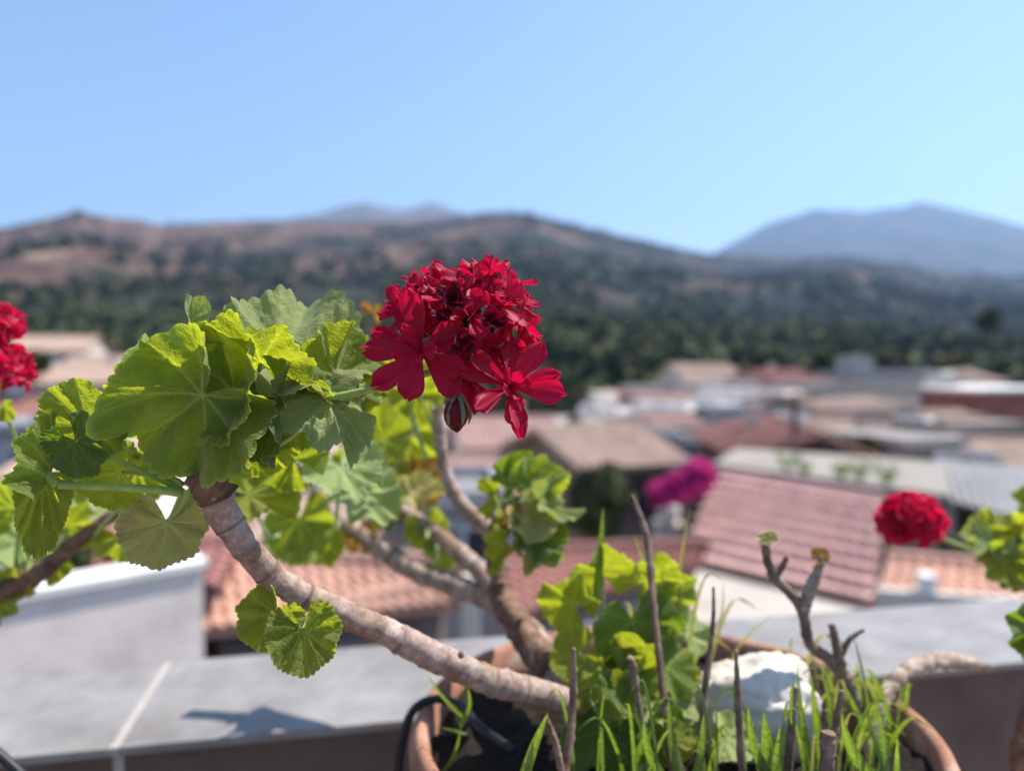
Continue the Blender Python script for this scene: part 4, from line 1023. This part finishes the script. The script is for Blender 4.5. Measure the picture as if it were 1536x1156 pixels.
# curly cluster on the upright stem
for a in [
    (775, 730, .52, 50, (.5, -.75, .4), (.1, 0, 1), 'leaf_dark', 1), (800, 728, .51, 54, (.3, -.8, .5), (.6, 0, .3), 'leaf', .8),
    (815, 750, .50, 56, (.75, -.5, .4), (.1, .2, -1), 'leaf_pale', .7), (752, 752, .50, 44, (-.7, -.7, -.1), (-.1, 0, 1), 'leaf_yellow', .5),
    (795, 778, .50, 50, (.2, -.8, .5), (.4, 0, -.8), 'leaf_wilted', .8), (808, 805, .50, 56, (.1, -.7, .65), (.5, 0, -.8), 'leaf_dark', .85),
    (800, 835, .50, 54, (.1, -.65, .7), (.6, 0, -.4), 'leaf_pale', .7), (762, 812, .50, 48, (-.7, -.7, -.1), (-.1, 0, -1), 'leaf_yellow', .45),
    (770, 775, .51, 30, (.0, -.8, .5), (-.2, 0, -1), 'leaf_brown', .8)]:
    leaf(ger, a[0] - 6, a[1], a[2], a[3] * .86, a[4], a[5], a[6], (770, 752, .517), lo=True, cup=.2, wave=.28, pleat=.12, fold=.2, width=a[7], bend=.5)

# flower head
ND = P(690, 548, .326)
fh = empty('flower_head', ND, ger); fh['label'] = 'crimson geranium flower head in sharp focus'
mb = MB(); tube(mb, [(P(330, 690, .335), .0022), (P(390, 632, .332), .0019), (P(455, 605, .328), .0017), (P(520, 592, .325), .00165), (P(580, 578, .324), .0016), (P(640, 560, .326), .0016), (ND, .002)], 14, 10, .05); mb.build('flower_stem', M['stem'], fh, True)
FL = [(634, 528, .302, (-.22, -.95, .10), 94, 'petal', 10, 4, 1), (764, 580, .301, (.25, -.93, .15), 82, 'petal', 9, 6, 2),
      (602, 474, .316, (-.70, -.5, .45), 60, 'petal', 7, 4, 3), (648, 428, .322, (-.35, -.3, .9), 54, 'petal', 7, 5, 4), (622, 446, .312, (-.5, -.6, .6), 50, 'petal', 7, 4, 20),
      (728, 422, .322, (.15, -.35, .92), 56, 'petal', 7, 5, 5), (772, 452, .320, (.55, -.45, .7), 54, 'petal', 7, 4, 6), (690, 424, .318, (0, -.4, .9), 50, 'petal', 7, 5, 21),
      (778, 515, .318, (.85, -.45, .12), 52, 'petal', 7, 4, 7), (684, 458, .294, (-.1, -.9, .4), 44, 'petal_dark', 8, 9, 8),
      (742, 486, .295, (.25, -.9, .3), 42, 'petal_dark', 8, 9, 9), (700, 516, .298, (0, -1, .05), 38, 'petal_dark', 8, 9, 10), (666, 478, .297, (-.2, -.9, .2), 32, 'petal_dark', 8, 8, 24),
      (714, 572, .312, (-.1, -.8, -.5), 56, 'petal', 7, 3, 11), (706, 440, .33, (0, .3, 1), 60, 'petal', 7, 4, 12), (757, 430, .326, (.3, 0, .9), 52, 'petal', 6, 4, 22),
      (650, 500, .33, (-.8, .1, .3), 56, 'petal', 7, 3, 13), (742, 525, .310, (.3, -.9, -.1), 52, 'petal', 7, 4, 14), (705, 490, .318, (0, -.9, .3), 60, 'petal_dark', 9, 6, 16), (760, 545, .325, (.6, -.3, -.2), 56, 'petal', 7, 3, 23),
      (664, 478, .306, (-.45, -.85, .3), 48, 'petal', 7, 4, 17), (728, 446, .308, (.1, -.8, .55), 40, 'petal', 7, 5, 18), (684, 548, .312, (-.2, -.9, -.3), 50, 'petal', 7, 3, 19)]
for k in range(11):                       # small ruffled upper florets fill the crown of the umbel
    a_ = k * 2.4; z_ = .30 + .65 * (k + .5) / 11; r_ = math.sqrt(1 - z_ * z_)
    FL.append((700 + 84 * r_ * math.cos(a_), 516 - 92 * z_, .318 + .022 * r_ * math.sin(a_), (r_ * math.cos(a_), .7 * r_ * math.sin(a_) - .25, z_), random.uniform(46, 60), 'petal', 5, 3, 40 + k))
FL = FL[:2] + [((700 + (a[0] - 700) * .92,) + a[1:]) for a in FL[2:]]
pd = MB()
for a in FL:
    floret(fh, a[0], a[1], a[2], a[3], a[4], a[5], a[6], a[7], a[8], elev=(.0, .38) if a[8] < 3 else (.1, .75) if a[5] == 'petal' else (.85, 1.35), wide=.40 if a[8] < 3 else .64 if a[8] >= 40 else .48)
    q = P(a[0], a[1], a[2]); tube(pd, [(ND, .0007), (ND.lerp(q, .5) + V(0, .002, .001), .0006), (q, .0009)], 6, 4)
pd.build('pedicel', M['stem_brown'], fh, True)
# hanging bud
b0 = P(690, 562, .304); bt = P(687, 592, .300); bc = P(684, 619, .299); be = P(686, 647, .299)
mb = MB(); tube(mb, [(ND, .0006), (b0, .0007), (bt, .0009)], 8, 5)
k = .306 / F
tube(mb, [(bt, 4 * k), (P(685, 602, .305), 11 * k), (bc, 18 * k), (P(684, 632, .305), 15 * k), (be, 2 * k)], 16, 5, .04, 0, 2, 1)
for s in range(5):
    a = s * 1.2566 + .2
    pts = []
    for t, rr in ((0, 4.4), (.25, 12.4), (.55, 18.6), (.8, 16.2)):
        c_ = bt.lerp(be, t); pts.append((c_ + V(math.cos(a), math.sin(a), 0) * rr * k, (3.2 if t < .7 else .8) * k))
    tube(mb, pts, 6, 4)
mb.build('bud', [M['calyx'], M['petal_dark']], fh, True)
# faded dry flower behind the crimson head
mb = MB(); tube(mb, [(P(640, 690, .53), .001), (P(590, 560, .56), .0009), (P(560, 486, .58), .0008)], 6, 6); att = []
dq = P(556, 470, .58)
dfh = mb.build('dried_flower_stem', M['stalk_dry'], ger, True)
mb, att = MB(), []
for kx in range(14):
    petal(mb, att, dq, frame((random.uniform(-1, 1), random.uniform(-1, 1), random.uniform(-.2, 1)), (.3, .2, .9)), random.uniform(0, 6), .011, .006, random.uniform(0, 1), random.uniform(-1, 1), .1, kx, 4, 4, ruf=.2)
mb.build('dried_flower', M['leaf_brown'], dfh, True, attr=att)

# ------------------------------------------------------------------ neighbouring geraniums at both edges
def far_flower(root, px, py, d, rpx, seed, label, n=16, mat='petal'):
    ctr = P(px, py, d); h = empty('flower_head', ctr, root); h['label'] = label
    rs = random.Random(seed)
    for k in range(n):
        z = 1 - 1.5 * (k + .5) / n; a = k * 2.4; s = math.sqrt(max(0, 1 - z * z)); v_ = V(s * math.cos(a), s * math.sin(a), z)
        q = ctr + v_ * rpx / F * d * .62
        dd = q.y; fx = CX + F * q.x / dd
        # back to photograph coordinates for the floret builder
        rel = V(q.x, q.y * cp + q.z * sp, -q.y * sp + q.z * cp)
        floret(h, CX + F * rel.x / rel.y, CY - F * rel.z / rel.y, rel.y, v_, rpx * .52, 'petal_pink' if k % 4 else 'petal', 6, 3, seed + k, elev=(.2, .7), lo=True, wide=.75)
    return h, ctr
lg = empty('geranium_plant', P(-160, 1000, .55)); tag(lg, 'neighbouring geranium reaching in at the left edge with a red flower', 'geranium')
h, ctr = far_flower(lg, -8, 490, .44, 42, 50, 'upper red flower head cut by the left edge')
h2, ctr2 = far_flower(lg, 2, 556, .44, 48, 70, 'lower red flower head at the left edge', 18)
mb = MB(); tube(mb, [(ctr2, .0012), (P(-15, 640, .45), .0015), (P(-60, 760, .47), .0018), (P(-120, 860, .5), .002)], 8, 8); mb.build('flower_stem', M['stem'], h2, True)
branch(lg, [(-160, 960, .50, 38), (-60, 915, .50, 34), (0, 888, .50, 30), (50, 865, .50, 28), (100, 825, .50, 24), (150, 785, .50, 19), (200, 760, .50, 13)], 'bark_dark', .25, .12, 23)
for a in [(20, 762, .50, 66, (.1, -.9, -.3), (-.2, 0, 1), 'leaf'), (40, 812, .52, 60, (.2, -.8, .4), (-.3, 0, -.8), 'leaf_pale'), (100, 790, .50, 55, (.1, -.85, -.4), (.5, 0, .6), 'leaf_yellow'),
          (182, 806, .50, 48, (0, -.9, -.4), (.1, 0, -1), 'leaf_yellow'), (70, 838, .52, 44, (0, -.9, -.3), (.3, 0, -.7), 'leaf_yellow'), (15, 872, .50, 46, (0, -.8, -.5), (.3, 0, .7), 'leaf_yellow'),
          (110, 752, .54, 58, (.2, -.8, .4), (.3, 0, .9), 'leaf'), (60, 790, .56, 54, (0, -.9, .2), (0, 0, -1), 'leaf_dark'), (-5, 905, .5, 44, (0, -.8, .5), (.6, 0, -.3), 'leaf'),
          (150, 770, .52, 40, (0, -.7, .6), (.8, 0, .2), 'leaf_pale'), (5, 470 + 140, .46, 26, (0, -.8, -.4), (0, 0, -1), 'leaf_yellow'), (205, 700, .42, 62, (0, -.9, -.3), (.2, 0, -1), 'leaf_yellow')]:
    leaf(lg, a[0], a[1], a[2], a[3] * .8, a[4], a[5], a[6], (min(a[0], 150) * .8 + 20, 850 - min(a[0], 150) * .3, .50), lo=True, cup=.15, wave=.18, pleat=.08)
rg = empty('geranium_plant', P(1620, 1100, .62)); tag(rg, 'neighbouring geranium reaching in at the right edge with a red flower', 'geranium')
h, ctr = far_flower(rg, 1366, 782, .62, 50, 90, 'red flower head standing before the open shed', 26)
mb = MB(); tube(mb, [(ctr, .0015), (P(1415, 808, .62), .0015), (P(1450, 822, .62), .0016), (P(1490, 845, .62), .0018), (P(1560, 900, .62), .002)], 8, 8); mb.build('flower_stem', M['stem'], h, True)
for a in [(1490, 805, .60, 50, (-.2, -.7, .6), (-.6, 0, .5), 'leaf_yellow'), (1520, 795, .60, 58, (.1, -.8, -.4), (.0, 0, 1), 'leaf_yellow'), (1475, 815, .59, 44, (-.1, -.6, .7), (-.9, 0, .1), 'leaf_pale'), (1530, 835, .59, 58, (.0, -.9, -.3), (.3, 0, -.8), 'leaf_yellow'),
          (1500, 840, .58, 48, (-.1, -.85, .3), (-.1, 0, -1), 'leaf'), (1500, 858, .60, 36, (0, -.7, .6), (-.4, 0, -.8), 'leaf_dark'), (1548, 770, .62, 50, (0, -.8, .4), (-.2, 0, 1), 'leaf'), (1555, 945, .44, 60, (-.3, -.9, .1), (-.35, 0, -.75), 'leaf_dark')]:
    leaf(rg, a[0] + 8, a[1], a[2], a[3] * .78, a[4], a[5], a[6], (1600, 900, .61), lo=True, cup=.2, wave=.26, pleat=.12)
branch(rg, [(1620, 1120, .62, 40), (1600, 980, .61, 34), (1570, 900, .61, 26), (1540, 850, .61, 18)], 'bark_dark', seed=31)
branch(rg, [(1560, 1240, .5, 46), (1540, 1150, .5, 42), (1548, 1080, .5, 36), (1585, 960, .5, 24)], 'bark_dark', seed=33)

# ------------------------------------------------------------------ young leafy plant in the pot
yp = empty('mallow_seedling', P(930, 1090, .45)); tag(yp, 'young leafy green plant growing in the middle of the pot', 'seedling')
for a in [(905, 862, .47, 60, (.1, -.85, -.5), (-.2, 0, 1), 'leaf_yellow'), (965, 872, .47, 58, (.2, -.85, -.45), (.5, 0, .7), 'leaf_yellow'), (860, 905, .46, 54, (-.3, -.85, -.3), (-.5, 0, .4), 'leaf_yellow'),           (950, 930, .46, 78, (.2, -.95, -.1), (.2, 0, -.9), 'leaf_dark'), (1000, 895, .48, 52, (.4, -.8, -.3), (.5, 0, .2), 'leaf'), (930, 1010, .44, 60, (.1, -.7, .6), (.4, 0, -.5), 'leaf'),
          (870, 980, .44, 46, (-.1, -.8, .5), (-.7, 0, -.3), 'leaf_yellow'), (905, 1095, .43, 72, (.0, -.97, .1), (-.2, 0, -.8), 'leaf_dark'), (975, 1090, .43, 62, (.15, -.96, .1), (.2, 0, -.9), 'leaf_dark'), (920, 1045, .43, 40, (.2, -.7, .5), (-.5, 0, .3), 'leaf'), (1010, 1110, .41, 34, (.2, -.7, .6), (.6, 0, -.3), 'leaf_yellow'), (880, 1030, .43, 34, (-.2, -.7, .5), (-.6, 0, -.3), 'leaf_yellow'), (960, 1005, .44, 36, (.2, -.7, -.3), (.3, 0, .8), 'leaf_yellow'), (1000, 1000, .45, 50, (.3, -.7, .5), (.6, 0, -.3), 'leaf'),
          (1030, 950, .48, 40, (.2, -.8, .5), (.5, 0, .5), 'leaf_pale'), (1090, 1105, .42, 46, (0, -.8, .5), (.6, 0, -.2), 'leaf_pale'),
          (1005, 1060, .44, 44, (.1, -.7, .7), (.5, 0, -.5), 'leaf_pale'), (935, 975, .45, 52, (0, -.8, -.4), (.6, 0, -.3), 'leaf_yellow')]:
    leaf(yp, a[0], a[1], a[2], a[3] * .88, a[4], a[5], a[6], (930 + (a[0] - 930) * .25, 1110, .45), lo=True, cup=.15, wave=.20, pleat=.05, lobes=5, stalk_r=.0009)

# bare dried shrub stem on the right side of the pot
ds = empty('dried_shrub', P(1270, 1110, .45)); tag(ds, 'bare forked grey brown shrub stem in the pot beside the white rock', 'shrub')
branch(ds, [(1290, 1180, .45, 29), (1283, 1090, .45, 26), (1268, 1020, .45, 22), (1245, 990, .45, 18), (1215, 965, .45, 16), (1205, 920, .45, 16), (1190, 895, .45, 14), (1165, 870, .45, 14), (1152, 840, .45, 14), (1146, 808, .45, 10)], 'stalk_dry', .2, .14, 41)
branch(ds, [(1262, 1005, .45, 19), (1256, 975, .45, 14), (1250, 945, .45, 11), (1247, 936, .45, 10)], 'stalk_dry', .2, .1, 42)
branch(ds, [(1262, 980, .45, 11), (1275, 958, .45, 8), (1296, 944, .45, 5)], 'stalk_dry', .2, .1, 43)
branch(ds, [(1205, 915, .45, 18), (1212, 890, .45, 19), (1222, 868, .45, 16), (1230, 845, .45, 11), (1230, 832, .45, 8)], 'bark_white', .4, .2, 44)
branch(ds, [(1163, 862, .45, 13), (1174, 848, .45, 10), (1180, 836, .45, 6)], 'stalk_dry', .2, .1, 45)
leaf(ds, 1147, 809, .449, 20, (.1, -.75, .6), (1, 0, .3), 'leaf_wilted', lo=True, width=.5)
leaf(ds, 1230, 836, .449, 14, (.1, -.8, .4), (-.2, 0, .9), 'leaf_brown', lo=True)
ar = empty('arched_dry_stem', P(1320, 1080, .47)); tag(ar, 'bleached dry stem arching from the pot over the coping edge', 'stem')
mb = MB(); tube(mb, [(P(a, b, d), w_ / F * d / 2) for a, b, d, w_ in [(1300, 1130, .46, 19), (1322, 1062, .475, 20), (1342, 1022, .49, 23), (1375, 998, .51, 20), (1415, 990, .53, 21), (1455, 994, .55, 16), (1490, 1004, .56, 8)]], 18, 12, .45, .2, 51)
tag(mb.build('stem', M['bark_white'], ar, True), None, None) if False else mb.build('stem', M['bark_white'], ar, True)

# dry stalks
STK = [([(1012, 1170, .40, 16), (1000, 1060, .41, 15), (985, 920, .43, 14), (968, 810, .45, 12), (950, 742, .46, 9)], 'tallest dry brown stalk leaning left from the pot'),
       ([(1048, 1170, .40, 12), (1060, 1040, .41, 11), (1068, 940, .42, 9), (1071, 880, .42, 5)], 'thin dry stalk in front of the left side of the rock'),
       ([(1113, 1180, .39, 14), (1110, 1060, .39, 12), (1107, 975, .39, 6)], 'thin dry stalk in front of the middle of the rock'),
       ([(845, 1180, .37, 20), (858, 1060, .38, 14), (863, 972, .38, 8)], 'dry stalk standing upright left of the young leafy plant'),
       ([(845, 1170, .37, 14), (832, 1115, .37, 14), (822, 1075, .37, 8)], 'short pointed dry stub beside the upright stalk'),
       ([(985, 1180, .40, 12), (965, 1080, .40, 12), (948, 998, .40, 16), (946, 990, .40, 16)], 'knob topped dry stalk amid the green leaves'),
       ([(1180, 1180, .38, 18), (1188, 1090, .38, 15), (1193, 1028, .38, 12)], 'dry stalk at the right end of the rock'),
       ([(1240, 1190, .36, 26), (1242, 1130, .36, 26), (1243, 1098, .36, 26)], 'thick cut stub of stem with pale sawn top'),
       ([(1240, 1170, .37, 14), (1253, 1100, .38, 14), (1262, 1035, .38, 8)], 'slim dry stalk behind the thick cut stub')]
for pts, lab in STK:
    mb = MB(); rs_ = random.Random(pts[0][0]); tube(mb, [(P(a + (rs_.uniform(-4, 4) if 0 < i_ else 0), b, d), w_ * .82 / F * d / 2 * rs_.uniform(.85, 1.15)) for i_, (a, b, d, w_) in enumerate(pts)], 14, 14, .30, .16, pts[0][0])
    tag(mb.build('dry_stalk', M['stalk_dry'], None, True), lab, 'stalk', 'dry stalks in the pot')

# grass
def tuft(blades, label, mat='grass_m', name='grass_tuft', cat='grass'):
    mb, att = MB(), []
    for pts, wpx in blades:
        d = catmull([(P(*q), 0.0) for q in pts], 8); m = len(d); w_ = wpx / F * pts[0][2]
        side = V(1, random.uniform(-.6, .6), random.uniform(-.1, .3)).normalized(); vs = []
        for i, (p_, _) in enumerate(d):
            t = i / (m - 1); ww = w_ * (1 - t ** 2.2) * (.7 + .3 * min(1, t * 4)) + 1e-5
            tn = (d[min(i + 1, m - 1)][0] - d[max(i - 1, 0)][0]).normalized(); sd_ = (side - tn * side.dot(tn)).normalized(); nn = tn.cross(sd_)
            vs += [p_ - sd_ * ww / 2 + nn * ww * .18, p_, p_ + sd_ * ww / 2 + nn * ww * .18]; att += [0, .8, 0]
        mb.add(vs, [f for i in range(m - 1) for f in ((3 * i, 3 * i + 1, 3 * i + 4, 3 * i + 3), (3 * i + 1, 3 * i + 2, 3 * i + 5, 3 * i + 4))])
    tag(mb.build(name, M[mat], None, True, attr=att), label, cat, 'grass tufts in the pot')
def bl(x0, y0, x1, y1, d, w_, bow=0): return ([(x0, y0, d), ((x0 + x1) / 2 + bow, (y0 + y1) / 2, d), (x1, y1, d - .01)], w_)
tuft([bl(1150, 1180, 1146, 1066, .37, 20, 2), bl(1160, 1180, 1122, 1060, .37, 16, -10), bl(1158, 1190, 1170, 1090, .37, 14)], 'bright grass tuft in front of the white rock')
tuft([bl(1330, 1190, 1262, 1076, .37, 22, -14), bl(1325, 1190, 1318, 1060, .38, 20, 6), bl(1335, 1190, 1300, 1070, .38, 16, 4), bl(1345, 1190, 1346, 1105, .38, 10)], 'brightest grass tuft at the right side of the pot')
tuft([bl(1030, 1190, 1003, 1045, .38, 20, -6), bl(1040, 1190, 1056, 1070, .38, 18, 4), bl(1010, 1190, 965, 1080, .38, 18, -12)], 'grass tuft between the leafy plant and the rock')
tuft([bl(1230, 1180, 1196, 1000, .41, 14, -8), bl(1236, 1170, 1216, 1010, .42, 14, 0), bl(1215, 1180, 1190, 1070, .40, 12, 2), bl(1250, 1120, 1232, 1000, .42, 12, 6)], 'grass tuft beside the foot of the forked shrub stem')
tuft([bl(1300, 1100, 1280, 950, .45, 9, 8), bl(1305, 1100, 1330, 1010, .45, 8, -4), bl(1300, 1100, 1268, 1030, .44, 9), bl(1290, 1080, 1285, 990, .45, 7, 2)], 'sparse thin grass right of the forked shrub stem')
tuft([bl(780, 1180, 822, 1068, .36, 18, -2), bl(790, 1180, 800, 1110, .36, 14)], 'grass blades at the left of the upright stalk')
tuft([bl(895, 900, 905, 760, .46, 15, 2), bl(1000, 1000, 950, 800, .47, 10, 10)], 'single broad blade pair rising above the leafy plant')
tuft([bl(648, 1180, 692, 1090, .44, 7, 10), bl(700, 1080, 640, 1010, .43, 8, -6), bl(690, 1090, 702, 1030, .43, 8, 8), bl(700, 1100, 660, 1090, .43, 6)], 'thin green weed sprouting at the left rim of the pot')
tuft([bl(1020, 960, 1035, 760, .48, 5, -8), bl(1090, 1010, 1160, 920, .48, 5, -14), bl(1050, 980, 1085, 870, .48, 5, 14), bl(1030, 960, 1018, 850, .48, 5), bl(1100, 990, 1130, 950, .48, 5, -6)], 'wispy pale dry grass along the back rim of the pot', 'grass_dry')

def wild(x0, x1, y0, y1, n_, d0, d1, label, seed, mat='grass_m'):
    rs_ = random.Random(seed); b_ = []
    for k in range(n_):
        x = rs_.uniform(x0, x1); d = rs_.uniform(d0, d1); yb = 548 + .235 / d * F; h_ = rs_.uniform(y0, y1); lean = rs_.uniform(-45, 45)
        b_.append(([(x, yb, d), (x + lean * .25, yb * .5 + h_ * .5, d), (x + lean, h_, d - .01), (x + lean * 1.9, h_ + abs(lean) * rs_.uniform(-.2, .7), d - .012)], rs_.uniform(4, 10)))
    tuft(b_, label, mat)
wild(1040, 1200, 1030, 1115, 11, .38, .42, 'many fine grass blades round the foot of the white rock', 1)
wild(1225, 1345, 1000, 1105, 11, .40, .46, 'thick fine grass hiding the right inner rim of the pot', 2)
wild(860, 1010, 1010, 1110, 10, .37, .42, 'fine bent grass among the lower leaves of the leafy plant', 3)
wild(1285, 1375, 1005, 1095, 9, .44, .49, 'darker grass leaning over the right rim of the pot', 7)
wild(1060, 1330, 1020, 1120, 10, .39, .45, 'dry straw coloured grass strands between the green blades', 6, 'grass_dry')
wild(1180, 1260, 930, 1040, 9, .48, .54, 'thin pale grass behind the forked shrub stem', 4, 'grass_dry')
wild(960, 1060, 870, 980, 9, .46, .52, 'yellowish grass wisps between the leafy plant and the back rim', 5, 'grass_dry')
# ------------------------------------------------------------------ haze
mb = MB(); mb.box(-9600, 9600, -9600, 9600, -400, 2100)
mh = bpy.data.materials.new('thin_blue_haze'); mh.use_nodes = True; n = mh.node_tree; n.nodes.clear()
out = n.nodes.new('ShaderNodeOutputMaterial'); pv = n.nodes.new('ShaderNodeVolumePrincipled')
pv.inputs['Color'].default_value = (.42, .64, 1.0, 1); pv.inputs['Density'].default_value = 9e-5; pv.inputs['Anisotropy'].default_value = .3
n.links.new(pv.outputs[0], out.inputs['Volume'])
hz = mb.build('haze', mh); hz['kind'] = 'stuff'; hz['label'] = 'thin blue haze over the valley and mountains'
